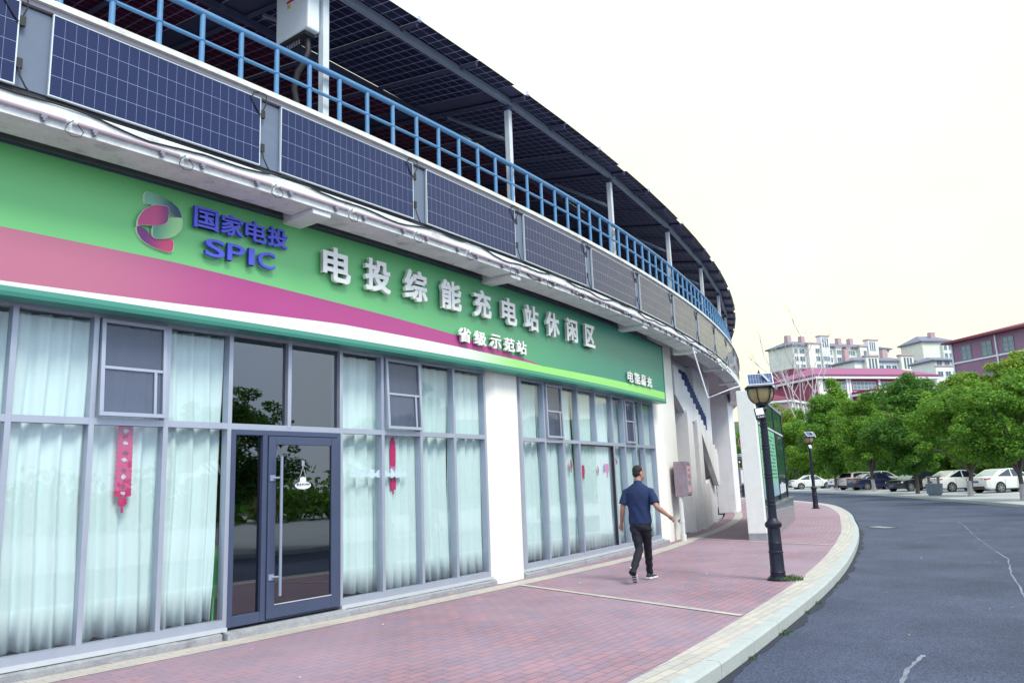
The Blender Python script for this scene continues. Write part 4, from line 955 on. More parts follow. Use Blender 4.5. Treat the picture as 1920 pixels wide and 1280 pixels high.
g = MB(); g.box((.0, -.18, .765), (LB + .02, .38, .83)); g.build("plinth_cap", MATS["granite"], nb, bevel=.01)
g = MB(); g.box((.05, .05, .83), (LB - .05, .16, 3.72)); g.build("back_panel", MATS["board_frame"], nb)
for x in (.07, 2.6, 5.3, LB - .07):
    g = MB(); g.box((x - .05, .0, .835), (x + .05, .20, 3.76)); g.build("post", MATS["board_frame"], nb, bevel=.005)
g = MB(); g.box((.35, .02, .98), (5.15, .045, 2.92)); po = g.build("poster", MATS["board_green"], nb)
random.seed(12)
for r_ in range(12):
    z = 2.74 - r_ * .11; x = .7
    g = MB()
    while x < 4.8:
        w = random.uniform(.05, .3)
        if random.random() < .8: g.box((x, .016, z - .022), (min(x + w, 4.85), .0195, z + .022))
        x += w + .05
    g.build("lettering", MATS["board_text"], po)
pm("poster_city", (.26, .40, .52), .5, var=.25, scale=4)
P = [(.4, 1.0), (5.1, 1.0)]; x = 5.1; random.seed(2)
while x > .45: h = random.uniform(.1, .38); P += [(x, 1.05 + h), (max(.42, x - .22), 1.05 + h)]; x -= .24
g = MB(); g.wall(P, .0145, .0195); g.build("poster_picture", MATS["poster_city"], po)
g = MB(); g.box((.3, .0, 2.95), (LB - .1, .049, 3.0)); g.build("header_rail", MATS["white_plastic"], nb)
for k in range(5):
    a = .15 + k * (LB - .3) / 5; g = MB(); g.box((a, .025, 3.03), (a + (LB - .3) / 5 - .08, .047, 3.70)); g.build("header_panel", MATS["board_dark"], nb)
g = MB(); g.box((5.5, .025, 1.5), (LB - .2, .047, 2.9)); g.build("side_panel", MATS["board_dark"], nb)
for k, (a, b, z0, z1) in enumerate(((5.6, 6.3, 1.0, 1.3), (6.5, 7.2, 1.0, 1.35), (7.4, 8.1, 1.02, 1.3))):
    g = MB(); g.box((a, .03, z0), (b, .048, z1)); g.build("notice_sheet", MATS["white_plastic"], nb)
g = MB(); g.box((.0, -.01, 3.72), (LB, .22, 3.78)); g.build("top_rail", MATS["steel_blue"], nb)

# ------------------------------------------------------------------ meter boxes, round sign, bent rod
pm("rusty_paint", (.28, .23, .28), .6, var=.2, scale=6, stain=(.22, .07, .045), stain_amt=.8, stain_scale=2.6, bump=.3)
pm("pipe_paint", (.66, .70, .70), .55, var=.1, stain=(.28, .10, .06), stain_amt=.6, stain_scale=4)
pm("poster_pink", (.72, .42, .48), .5, var=.05)
def meter(label, loc, rz, sheet):
    t = thing("meter_box", label, "meter box", loc, rz, "metal meter boxes on pipes beside the building")
    g = MB(); g.box((-.03, -.30, 1.14), (.62, .02, 2.05)); b = g.build("case", MATS["rusty_paint"], t, bevel=.01)
    g = MB(); g.box((.0, -.318, 1.18), (.59, -.302, 2.01)); d = g.build("case_door", MATS["heat_sink"], t, bevel=.004)
    g = MB(); g.box((.06, -.324, 1.24), (.53, -.3185, 1.93)); s_ = g.build("poster", MATS[sheet], d)
    if sheet == "poster_pink":
        for z in (1.42, 1.6):
            for k in range(4): g = MB(); g.box((.10 + .105 * k, -.328, z), (.17 + .105 * k, -.3245, z + .12)); g.build("photo_print", MATS["heat_sink"], s_)
        g = MB(); g.box((.2, -.328, 1.80), (.42, -.3245, 1.84)); g.build("print_title", MATS["sticker_red"], s_)
    g = MB(); g.tube([(.05, -.1, -.02), (.05, -.1, 1.14)], .055, 12); g.tube([(.05, -.1, .0), (.05, -.1, .16)], .08, 12); g.tube([(.05, -.1, .45), (.05, -.1, .52)], .066, 12); g.build("pipe", MATS["pipe_paint"], t, smooth=True)
    g = MB(); g.tube([(.02, -.05, .55), (.3, .05, .5), (.35, -.02, .42)], .02, 6); g.tube([(.12, -.1, 1.14), (.14, -.12, .9), (.2, -.1, .6), (.2, 0, .5)], .013, 6); g.build("cable", MATS["rusty_paint"], t, smooth=True)
    return t
meter("rusty metal meter box with a pink poster on a white pipe by the end pillar", pol(11.6, .27, 0), heading(11.6) + .1, "poster_pink")
meter("plain mauve metal meter box on a pipe far behind, beside the concrete pier", (11.45, 42.0, 0), R(60), "white_plastic")
t = thing("round_sign", "dark red round hanging sign with a white cup emblem among far trees", "sign", (19.1, 66.0, 0), R(-16))
pm("maroon", (.13, .012, .05), .5, var=.1)
g = MB(); g.wall([(.56 * cos(a), 4.42 + .56 * sin(a)) for a in np.linspace(0, 2 * pi, 28, endpoint=False)], -.05, .05); g.build("disc", MATS["maroon"], t)
g = MB(); N = 28
for r0, r1 in ((.50, .53), (.33, .36)):
    for k in range(N):
        a, b = 2 * pi * k / N, 2 * pi * (k + 1) / N
        g.wall([(r0 * cos(a), 4.42 + r0 * sin(a)), (r1 * cos(a), 4.42 + r1 * sin(a)), (r1 * cos(b), 4.42 + r1 * sin(b)), (r0 * cos(b), 4.42 + r0 * sin(b))], -.056, -.0505)
g.build("ring", MATS["poster_pink"], t)
g = MB(); g.wall([(-.2, 4.54), (.2, 4.54), (.12, 4.34), (-.12, 4.34)], -.057, -.0505); g.build("cup_emblem", MATS["poster_pink"], t)
for k in (-1, 0, 1):
    g = MB(); g.wall([(.18 * k - .04, 4.0 + .03 * abs(k)), (.18 * k + .04, 4.0 + .03 * abs(k)), (.18 * k + .04, 4.07 + .03 * abs(k)), (.18 * k - .04, 4.07 + .03 * abs(k))], -.057, -.0505); g.build("star", MATS["white_plastic"], t)
g = MB(); g.tube([(0, .1, -.02), (0, .1, 4.9)], .05, 8); g.build("pole", MATS["lamp_iron"], t)
g = MB(); g.tube([(4.86, 20.9, 5.09), (5.2, 21.0, 3.70), (5.9, 21.0, 3.94), (6.14, 21.0, 3.99)], .020, 6)
tag(lift(g.build("hanging_rod", MATS["white_plastic"], smooth=True), Vector((4.86, 20.9, 5.0))), "bent white rod hanging from the balcony edge towards the notice board pillar", "rod")

# ------------------------------------------------------------------ bin, drain, litter
t = thing("litter_bin", "grey roofed litter bin on the far kerb in front of a white car", "bin", (25.23, 48.5, .005), R(-40))
pm("bin_grey", (.20, .235, .27), .6, var=.15, scale=5)
g = MB(); g.loft([[(x * w, y * w * .6, z) for x, y in ((-.42, -.42), (.42, -.42), (.42, .42), (-.42, .42))] for z, w in ((0.02, .78), (.12, .80), (.13, .95), (.70, 1.02), (.72, .9))]); g.build("body", MATS["bin_grey"], t, bevel=.02)
g = MB(); g.box((-.004, -.262, .15), (.004, -.255, .70)); g.build("door_seam", MATS["rubber"], t)
for x in (-.26, .26):
    g = MB(); g.box((x - .05, -.12, .71), (x + .05, .12, 1.06)); g.build("roof_post", MATS["bin_grey"], t)
g = MB(); g.loft([[(x * w, y * w * .6, z) for x, y in ((-.42, -.42), (.42, -.42), (.42, .42), (-.42, .42))] for z, w in ((1.06, .85), (1.10, .9), (1.16, .82))]); g.build("roof", MATS["bin_grey"], t, bevel=.02)
M = Matrix.Translation((11.35, 25.3, 0)) @ Matrix.Rotation(R(-78), 4, 'Z')
g = MB(M); g.box((-.45, -.22, -.16), (.45, .22, -.133)); t = thing("drain_grate", "dark slotted drain grate in the road beside the kerb", "drain", (11.35, 25.3, -.14), 0)
g.build("frame", MATS["board_frame"], t, world=True)
g = MB(M)
for k in range(9): g.box((-.40 + .09 * k, -.19, -.1325), (-.34 + .09 * k, .19, -.128))
g.build("grating", MATS["heat_sink"], t, world=True)
random.seed(31); pm("litter_pale", (.7, .72, .66), .8); pm("leaf_yellow", (.45, .42, .12), .8)
def bits(name, mat, n, box, z, label, size):
    g = MB()
    for k in range(n):
        x, y = random.uniform(box[0], box[2]), random.uniform(box[1], box[3])
        if z == 0:
            q = Vector((x - CX, y - CY)); d = q.length - RF; 
            if not (.6 < d < 4.3): continue
        else:
            q = Vector((x - CX, y - CY)); d = q.length - RF
            if not (5.7 < d < 11): continue
        a = random.uniform(0, 6.3); s_ = size * random.uniform(.5, 1.4)
        g.add([(x + s_ * cos(a + b) * random.uniform(.5, 1), y + s_ * sin(a + b) * random.uniform(.5, 1), z + random.uniform(.008, .02)) for b in (0, 1.6, 3.1, 4.7)], [(0, 1, 2, 3)])
    tag(g.build(name, MATS[mat], fixn=False), label, "litter", kind="stuff")
bits("litter", "litter_pale", 60, (-3, 7, 8, 22), 0, "tiny pale scraps scattered over the red paving", .016)
bits("litter", "litter_pale", 90, (1, 6, 14, 24), -.14, "tiny pale scraps scattered over the dark road", .02)
bits("fallen_leaves", "leaf_yellow", 40, (1, 6, 14, 24), -.14, "small yellow-green leaves fallen on the dark road", .022)

# ------------------------------------------------------------------ the walking man
pm("skin", (.40, .215, .16), .5, var=.08, scale=12)
pm("shirt_navy", (.012, .028, .095), .85, var=.15, scale=6, bump=.25, bscale=14)
pm("trouser_black", (.006, .007, .016), .8, var=.2, scale=6, bump=.3, bscale=10)
pm("hair_black", (.012, .010, .012), .7, var=.3, scale=60, bump=.4, bscale=90)
pm("shoe_dark", (.02, .022, .045), .6, var=.2)
pm("shoe_sole", (.66, .68, .70), .6, var=.08)
man = thing("person", "man in navy polo shirt and black trousers walking away along the paving", "person", (1.97, 13.08, .0), R(-21))
def limb(g, pts, n=14):
    """pts: (x,y,z,rx,ry) rings laid across the path direction"""
    P = [Vector(p[:3]) for p in pts]; rings = []
    for i, p in enumerate(pts):
        d = (P[min(i + 1, len(P) - 1)] - P[max(i - 1, 0)]).normalized()
        a = Vector((1, 0, 0)) - d * d.x; a.normalize(); b = d.cross(a).normalized()
        rings.append([P[i] + a * (cos(2 * pi * k / n) * p[3]) + b * (sin(2 * pi * k / n) * (p[4] if len(p) > 4 else p[3])) for k in range(n)])
    g.loft(rings)
def blend(o, vox, smooth=6):
    m = o.modifiers.new("r", 'REMESH'); m.mode = 'VOXEL'; m.voxel_size = vox; m.use_smooth_shade = True
    if smooth: s_ = o.modifiers.new("s", 'SMOOTH'); s_.iterations = smooth; s_.factor = .5
    bake(o)
    o.data.polygons.foreach_set("use_smooth", [True] * len(o.data.polygons)); return o
HM = Matrix.Translation((.015, .045, 1.70)) @ Matrix.Rotation(R(-38), 4, 'Z') @ Matrix.Rotation(R(-3), 4, 'X')
g = MB(HM)
g.ell((0, -.01, .045), (.077, .098, .095)); g.ell((0, .03, -.02), (.062, .075, .085)); g.ell((0, .055, -.072), (.038, .035, .03)); g.ell((0, .10, -.005), (.014, .022, .022)); g.ell((0, .092, .02), (.010, .012, .03)); g.ell((0, .088, -.045), (.024, .012, .010))
for sx in (-1, 1): g.ell((.078 * sx, -.012, .0), (.012, .022, .034)); g.ell((.035 * sx, .083, .022), (.016, .01, .008))
g.M = Matrix.Identity(4)
limb(g, [(0, -.005, 1.48, .065, .062), (0, .0, 1.56, .058, .060), (.004, .02, 1.63, .056, .060), (.008, .03, 1.68, .055, .06)])
limb(g, [(0, 0, .9, .14, .10), (0, 0, 1.2, .15, .10), (0, 0, 1.42, .16, .10), (0, 0, 1.5, .08, .07)])   # trunk under the shirt
AL = [(-.20, .0, 1.435), (-.27, -.03, 1.17), (-.33, .07, .90)]; AR = [(.20, .0, 1.435), (.300, -.10, 1.175), (.47, -.03, 1.025)]
for A_ in (AL, AR):
    a, b, c = [Vector(q) for q in A_]
    m1, m2 = a.lerp(b, .5), b.lerp(c, .3)
    limb(g, [(*a, .05), (*m1, .050), (*b, .041), (*m2, .043), (*b.lerp(c, .75), .033), (*c, .026)])
    d = (c - b).normalized(); sd = 1 if A_ is AR else -1
    side = Vector((0, 1, 0)) - d * d.y; side.normalize(); nr = d.cross(side).normalized()
    pc = c + d * .045
    limb(g, [(*c, .026), (*(c + d * .03), .036, .022), (*(c + d * .075), .040, .020), (*(c + d * .09), .032, .016)])
    for k, off in enumerate((-.03, -.010, .010, .029)):     # four curled fingers
        r0 = c + d * .082 + side * off; ln = (.030, .036, .034, .026)[k]; inn = nr * (-sd)
        p1 = r0 + d * ln; p2 = p1 + (d * .2 + inn) .normalized() * ln * .9; p3 = p2 + (inn * .5 - d) .normalized() * ln * .7
        limb(g, [(*r0, .0098), (*p1, .0095), (*p2, .0085), (*p3, .007)], 8)
    r0 = c + d * .03 + side * .035; p1 = r0 + (d + side * .6).normalized() * .032; p2 = p1 + (d - side * .3 - nr * sd * .6).normalized() * .028
    limb(g, [(*r0, .012), (*p1, .0105), (*p2, .008)], 8)
body = g.build("body", MATS["skin"], man); blend(body, .0065, 3)
# hair: close cropped cap
g = MB(HM); g.ell((0, -.024, .058), (.081, .096, .091)); g.ell((0, -.05, .01), (.074, .066, .07)); hair = g.build("hair", MATS["hair_black"], man); blend(hair, .008, 3)
# polo shirt
g = MB()
limb(g, [(0, 0, .90, .185, .128), (0, 0, .97, .188, .130), (0, -.005, 1.08, .182, .124), (0, -.005, 1.2, .190, .128), (0, -.01, 1.33, .205, .132), (0, -.012, 1.40, .215, .122), (0, -.008, 1.465, .200, .102), (0, -.004, 1.505, .15, .085), (0, 0, 1.535, .10, .074), (0, .004, 1.555, .070, .066)], 24)
for A_ in (AL, AR):
    a, b, c = [Vector(q) for q in A_]
    limb(g, [(*(a + Vector((-.09 if a.x > 0 else .09, 0, .005))), .062), (*(a + Vector((0, 0, -.025))), .070), (*a.lerp(b, .4), .070), (*a.lerp(b, .80), .072), (*a.lerp(b, .82), .068)])
shirt = g.build("shirt", MATS["shirt_navy"], man); blend(shirt, .010, 5)
g = MB(); limb(g, [(0, .002, 1.535, .074, .072), (0, .004, 1.575, .066, .067), (0, .006, 1.580, .060, .060)], 20); cl_ = g.build("collar", MATS["shirt_navy"], shirt, smooth=True)
# folds pressed into the shirt
for me_ in (shirt.data,):
    for v_ in me_.vertices:
        x, y, z = v_.co
        if z < 1.42:
            f_ = .0035 * sin(21 * z + 16 * x + 3 * sin(9 * x)) * (1 if z < 1.2 else .4) + .002 * sin(44 * x - 13 * z + 2 * sin(17 * z))
            n_ = v_.normal; v_.co = v_.co + n_ * f_
# trousers
g = MB()
limb(g, [(0, .0, .965, .165, .115), (0, .0, .93, .175, .122), (0, 0, .86, .182, .128), (0, 0, .80, .17, .12)], 24)
LL = [(-.085, -.005, .86), (-.028, -.075, .50), (-.085, -.43, .165)]; LR = [(.085, .0, .86), (.06, .17, .49), (.03, .335, .095)]
for L_ in (LL, LR):
    a, b, c = [Vector(q) for q in L_]
    limb(g, [(*a, .096, .115), (*a.lerp(b, .3), .090, .098), (*a.lerp(b, .75), .072, .077), (*b, .066, .069), (*b.lerp(c, .3), .065, .070), (*b.lerp(c, .8), .054, .057), (*b.lerp(c, 1.0), .056, .061)])
trs = g.build("trousers", MATS["trouser_black"], man); blend(trs, .010, 4)
for v_ in trs.data.vertices:
    x, y, z = v_.co; n_ = v_.normal
    v_.co = v_.co + n_ * (.005 * sin(52 * z + 20 * x) * (1 if z < .35 or z > .7 else .4))
def shoe(M):
    g = MB(M)
    sec = [(-.085, .030, .02, .085), (-.07, .038, .0, .10), (.0, .042, .0, .095), (.06, .044, .0, .075), (.12, .05, .0, .055), (.17, .046, .0, .045), (.20, .028, .004, .032)]
    rings = []
    for y, w, z0, z1 in sec: rings.append([(w * cos(t), y, .026 + (z1 - .026) * max(0, sin(t)) if sin(t) >= 0 else .026 + .01 * sin(t)) for t in [2 * pi * k / 14 for k in range(14)]])
    g.loft(rings); s_ = g.build("shoe", MATS["shoe_dark"], man, smooth=60)
    g = MB(M); out = [(.034, -.09), (.043, -.05), (.042, .02), (.052, .11), (.046, .18), (.02, .212), (-.02, .212), (-.046, .18), (-.052, .11), (-.042, .02), (-.043, -.05), (-.034, -.09)]
    g.loft([[(x * 1.0, y, 0) for x, y in out], [(x * 1.06, y * 1.02, .014) for x, y in out], [(x * .98, y, .032) for x, y in out]]); g.build("sole", MATS["shoe_sole"], s_, smooth=50, bevel=.003)
    g = MB(M)
    for k in range(6): g.box((-.03, -.06 + .045 * k, -.003), (.03, -.04 + .045 * k, -.0005))
    g.build("tread", MATS["shoe_dark"], s_)
shoe(Matrix.Translation((.035, .335, .008)) @ Matrix.Rotation(R(-16), 4, 'Z'))
shoe(Matrix.Translation((-.088, -.245, .004)) @ Matrix.Rotation(R(-58), 4, 'X') @ Matrix.Translation((0, -.205, 0)))
# ------------------------------------------------------------------ parked cars
def paint(name, col, rough=.25):
    m = pm(name, col, rough, var=.03, coat=.8, spec=.5); return m
paint("car_white", (.76, .77, .75)); paint("car_navy", (.012, .018, .07)); paint("car_black", (.008, .009, .014)); paint("car_pink", (.66, .58, .62))
pm("car_glass", (.012, .016, .03), .08, var=.02, spec=.8, coat=.5); pm("car_glass_pale", (.32, .42, .40), .12, var=.05, coat=.8)
pm("tyre", (.012, .012, .015), .8, var=.2); pm("rim", (.50, .52, .56), .3, metal=.7, var=.05); pm("lamp_red", (.45, .012, .04), .2, coat=.6); pm("lamp_clear", (.62, .66, .70), .15, coat=.6)
pm("plate_blue", (.04, .12, .42), .5); pm("plate_green", (.25, .55, .40), .5); pm("trim_black", (.014, .015, .02), .5)
def make_car(label, loc, az, col, kind="sedan", plate="plate_blue", glassmat="car_glass"):
    t = thing("parked_car", label, "car", loc, R(90 - az), "cars parked along the far kerb")
    suv = kind != "sedan"; dz = .12 if suv else 0
    g = MB(); st = [(-2.30, .70, .44, .84), (-2.26, .80, .32, .93), (-2.05, .875, .24, 1.0), (-1.5, .90, .20, 1.01), (-.9, .905, .19, .97), (0, .905, .19, .93), (.9, .90, .19, .93), (1.35, .895, .20, .92), (1.8, .86, .22, .85), (2.14, .79, .25, .74), (2.28, .66, .34, .62)]
    rings = []
    for x, w, z0, z1 in st:
        z1 += dz * .8; h = [(w * .86, z0), (w * .97, z0 + .07), (w, .52), (w * .995, z1 - .18), (w * .95, z1 - .05), (w * .86, z1), (w * .4, z1 + .03)]
        rings.append([(x, y, z) for y, z in h] + [(x, -y, z) for y, z in h[::-1]])
    g.loft(rings)
    # greenhouse shell
    bz = .95 + dz; B = [(-1.98 if suv else -1.72, .80, bz + .02), (1.12, .79, bz - .03)]
    Rf_ = [(-1.62 if suv else -.92, .60, 1.42 + dz), (.32, .60, 1.43 + dz)]
    mid = [(-.3, .63, 1.475 + dz)]
    def Pm(p, s_): return (p[0], p[1] * s_, p[2])
    ringsg = [[Pm(B[0], 1), Pm(B[0], 1), Pm(B[0], -1), Pm(B[0], -1)]]
    top = [Rf_[0], mid[0], Rf_[1]]
    def onb(f): return tuple(B[0][i] + (B[1][i] - B[0][i]) * f for i in range(3))
    vs = []; fs = []
    L = [onb(0), onb(.25), onb(.6), onb(1)]
    for s_ in (1, -1):
        b0 = len(vs); vs += [Pm(p, s_) for p in (onb(0), onb(.5), onb(1), Rf_[1], mid[0], Rf_[0])]
        fs += [(b0, b0 + 1, b0 + 4, b0 + 5), (b0 + 1, b0 + 2, b0 + 3, b0 + 4)]
    fs += [(5, 4, 10, 11), (4, 3, 9, 10), (3, 2, 8, 9), (0, 5, 11, 6)]
    g.add(vs, fs); bd = g.build("body", MATS[col], t, smooth=32)
    def patch(name, c, poly, mat, off=.008):
        c = [Vector(q) for q in c]; n_ = (c[1] - c[0]).cross(c[3] - c[0]).normalized(); ctr = sum(c, Vector()) / 4
        if n_.dot(ctr - Vector((ctr.x * .5, 0, .8))) < 0: n_ = -n_
        P = [(c[0] * (1 - u) + c[1] * u) * (1 - v_) + (c[3] * (1 - u) + c[2] * u) * v_ for u, v_ in poly]
        g = MB(); g.loft([[p - n_ * .004 for p in P], [p + n_ * off for p in P]]); return g.build(name, MATS[mat], t)
    for s_ in (1, -1):
        q = [Pm(p, s_) for p in (onb(0), onb(.5), mid[0], Rf_[0])]
        patch("side_window", q, [(.22, .08), (.95, .06), (.95, .90), (.2, .88)] if not suv else [(.12, .08), (.95, .06), (.95, .90), (.12, .88)], "car_glass")
        q = [Pm(p, s_) for p in (onb(.5), onb(1), Rf_[1], mid[0])]
        patch("side_window", q, [(.04, .06), (.86, .08), (.90, .86), (.04, .90)], "car_glass")
    patch("windscreen", [Pm(B[1], 1), Pm(B[1], -1), Pm(Rf_[1], -1), Pm(Rf_[1], 1)], [(.04, .06), (.96, .06), (.95, .94), (.05, .94)], glassmat)
    patch("rear_window", [Pm(B[0], 1), Pm(B[0], -1), Pm(Rf_[0], -1), Pm(Rf_[0], 1)], [(.07, .1), (.93, .1), (.93, .92), (.07, .92)], glassmat)
    for x in (1.36, -1.34):
        for s_ in (1, -1):
            M = Matrix.Translation((x, s_ * .79, .325)) @ Matrix.Rotation(R(-90 * s_), 4, 'X')
            g = MB(M); g.lathe([(.36, .07), (.365, .118), (.33, .12), (.2, .118)], 24); g.build("wheel_arch", MATS["trim_black"], t)
            g = MB(M); g.lathe([(.23, -.1), (.31, -.09), (.325, -.05), (.325, .09), (.31, .125), (.235, .13), (.228, .11)], 26); w_ = g.build("wheel", MATS["tyre"], t, smooth=40)
            g = MB(M); g.lathe([(.225, .10), (.232, .132), (.215, .133), (.205, .112), (.05, .112), (.05, .13), (.01, .132)], 26)
            for k in range(7):
                a = 2 * pi * k / 7; rot = Matrix.Rotation(a, 4, 'Z'); g.M = M @ rot; g.box((.03, -.022, .112), (.21, .022, .129))
            g.build("rim", MATS["rim"], w_)
    for s_ in (1, -1):
        g = MB(); g.loft([[(-2.275, s_ * .42, .80 + dz), (-2.275, s_ * .76, .80 + dz), (-2.27, s_ * .76, .92 + dz), (-2.25, s_ * .42, .93 + dz)], [(-2.31, s_ * .42, .81 + dz), (-2.285, s_ * .78, .81 + dz), (-2.26, s_ * .78, .91 + dz), (-2.285, s_ * .42, .92 + dz)]])
        g.loft([[(-2.28, s_ * .76, .82 + dz), (-1.98, s_ * .86, .85 + dz), (-1.98, s_ * .86, .92 + dz), (-2.26, s_ * .76, .91 + dz)], [(-2.285, s_ * .81, .82 + dz), (-1.98, s_ * .90, .86 + dz), (-1.98, s_ * .885, .92 + dz), (-2.26, s_ * .80, .91 + dz)]]); g.build("tail_lamp", MATS["lamp_red"], t)
        g = MB(); g.loft([[(2.18, s_ * .45, .62), (2.06, s_ * .80, .66), (2.0, s_ * .80, .76), (2.12, s_ * .45, .73)], [(2.26, s_ * .46, .62), (2.10, s_ * .85, .66), (2.02, s_ * .845, .76), (2.18, s_ * .46, .73)]]); g.build("headlamp", MATS["lamp_clear"], t)
        g = MB(); g.ell((.78, s_ * .96, .98 + dz), (.09, .07, .06)); g.build("mirror", MATS[col], t, smooth=True)
        for x in (-.72, .22): g = MB(); g.box((x - .1, s_ * .905 - .012, .80), (x + .1, s_ * .905 + .018, .825)); g.build("door_handle", MATS[col], t)
        for x in (-.98, -.08, .88): g = MB(); g.box((x - .005, s_ * .907 - .006, .28), (x + .005, s_ * .907 + .003, .90)); g.build("door_seam", MATS["trim_black"], t)
        g = MB(); g.box((-1.0, s_ * .895 - .02, .20), (1.0, s_ * .895 + .012, .26)); g.build("side_skirt", MATS["trim_black"], t)
    g = MB(); g.box((-2.335, -.22, .64 + dz), (-2.30, .22, .76 + dz)); g.build("number_plate", MATS[plate], t)
    g = MB(); g.box((-2.33, -.62, .26), (-2.2, .62, .42)); g.build("rear_diffuser", MATS["trim_black"], t)
    g = MB(); g.loft([[(2.15, -.42, .44), (2.15, .42, .44), (2.15, .5, .68), (2.15, -.5, .68)], [(2.315, -.40, .46), (2.315, .40, .46), (2.28, .44, .67), (2.28, -.44, .67)]]); g.build("grille", MATS["trim_black"], t)
    g = MB(); g.box((2.31, -.22, .38), (2.335, .22, .50)); g.build("number_plate", MATS["plate_blue"], t)
    return t
make_car("white saloon parked side-on beyond the second lamp, leftmost whole car past the notice board", (31.6, 85.8, 0), 96, "car_white")
make_car("white car whose tail lamp shows behind the first white saloon's bonnet", (33.6, 80.0, 0), 84, "car_white")
make_car("pinkish white hatchback seen from behind with a pale green plate", (31.7, 73.9, 0), 64, "car_pink", "suv", "plate_green")
make_car("white estate car standing farther back, only its roof showing over the pinkish hatchback", (35.6, 78.0, 0), 86, "car_white", "suv")
make_car("dark navy saloon parked tail to the road beside the pinkish hatchback", (31.6, 70.6, 0), 82, "car_navy", "sedan", "plate_blue", "car_glass_pale")
make_car("black saloon parked nose to the road with a bright windscreen", (30.6, 61.6, 0), 250, "car_black", "sedan", "plate_blue", "car_glass_pale")
make_car("white saloon behind the grey litter bin", (30.75, 55.7, 0), 79, "car_white", "sedan", "plate_blue", "car_glass_pale")
make_car("white saloon with blue plate at the right edge, nearest of the parked cars", (30.8, 50.4, 0), 77, "car_white", "sedan", "plate_blue", "car_glass_pale")
make_car("tiny white car glimpsed between the concrete pier and the notice board pillar", (24.2, 83.0, 0), 96, "car_white")
# ------------------------------------------------------------------ trees
def leafmat(name, cols, trans=.35):
    m, n, l, b = nodes_of(name)
    ge = n.new("ShaderNodeNewGeometry"); oi = n.new("ShaderNodeObjectInfo")
    ad = n.new("ShaderNodeMath"); ad.operation = 'MULTIPLY_ADD'; ad.inputs[1].default_value = .75
    sc = n.new("ShaderNodeMath"); sc.operation = 'MULTIPLY'; sc.inputs[1].default_value = .25; l.new(oi.outputs["Random"], sc.inputs[0])
    l.new(ge.outputs["Random Per Island"], ad.inputs[0]); l.new(sc.outputs[0], ad.inputs[2])
    r = n.new("ShaderNodeValToRGB"); e = r.color_ramp.elements
    e[0].color = (*cols[0], 1); e[1].color = (*cols[-1], 1)
    for i, c in enumerate(cols[1:-1]): q = e.new((i + 1) / (len(cols) - 1)); q.color = (*c, 1)
    l.new(ad.outputs[0], r.inputs[0]); l.new(r.outputs[0], b.inputs["Base Color"]); b.inputs["Roughness"].default_value = .55; b.inputs["Specular IOR Level"].default_value = .3
    tl = n.new("ShaderNodeBsdfTranslucent"); l.new(r.outputs[0], tl.inputs[0]); mx = n.new("ShaderNodeMixShader"); mx.inputs[0].default_value = trans
    l.new(b.outputs[0], mx.inputs[1]); l.new(tl.outputs[0], mx.inputs[2]); l.new(mx.outputs[0], n["Material Output"].inputs[0]); MATS[name] = m
leafmat("leaf_green", [(.04, .135, .024), (.11, .27, .032), (.22, .41, .045), (.40, .56, .07)], .45)
leafmat("leaf_dark", [(.03, .11, .022), (.075, .205, .03), (.14, .31, .038), (.27, .43, .05)], .42)
leafmat("leaf_yellow", [(.08, .22, .03), (.14, .31, .04), (.28, .39, .045), (.46, .48, .06)], .42)
pm("bark", (.105, .085, .08), .9, var=.3, scale=6, bump=.6, bscale=18)
pm("bark_lime", (.42, .40, .40), .9, var=.2, scale=6, bump=.4, bscale=18)
pm("bark_pale", (.50, .48, .50), .9, var=.2, scale=6)
def leaf_mesh(pts, nrm, size, rngn):
    n = len(pts); a = rngn.normal(size=(n, 3)); a -= (a * nrm).sum(1, keepdims=True) * nrm; a /= np.linalg.norm(a, axis=1, keepdims=True) + 1e-9
    b = np.cross(nrm, a); s_ = size * rngn.uniform(.6, 1.3, (n, 1)); a = a * s_; b = b * s_ * .55
    v = np.stack([pts - a, pts - b * 1.0, pts + a, pts + b], 1).reshape(-1, 3)
    me = bpy.data.meshes.new("crown"); me.vertices.add(4 * n); me.vertices.foreach_set("co", v.ravel().astype('f'))
    me.loops.add(4 * n); me.loops.foreach_set("vertex_index", np.arange(4 * n, dtype='i')); me.polygons.add(n)
    me.polygons.foreach_set("loop_start", np.arange(0, 4 * n, 4, dtype='i')); me.polygons.foreach_set("loop_total", np.full(n, 4, 'i')); me.update(calc_edges=True); return me
def crown_pts(rngn, cl, per):
    P = []; N = []
    for (c, r) in cl:
        k = int(per * (r / .8) ** 2); d = rngn.normal(size=(k, 3)); d /= np.linalg.norm(d, axis=1, keepdims=True)
        rad = r * rngn.uniform(.25, 1.0, (k, 1)) ** .5; p = np.array(c) + d * rad * [1, 1, .72]
        nn = d * .6 + rngn.normal(size=(k, 3)) * .55 + [0, 0, .5]; nn /= np.linalg.norm(nn, axis=1, keepdims=True); P.append(p); N.append(nn)
    return np.concatenate(P), np.concatenate(N)
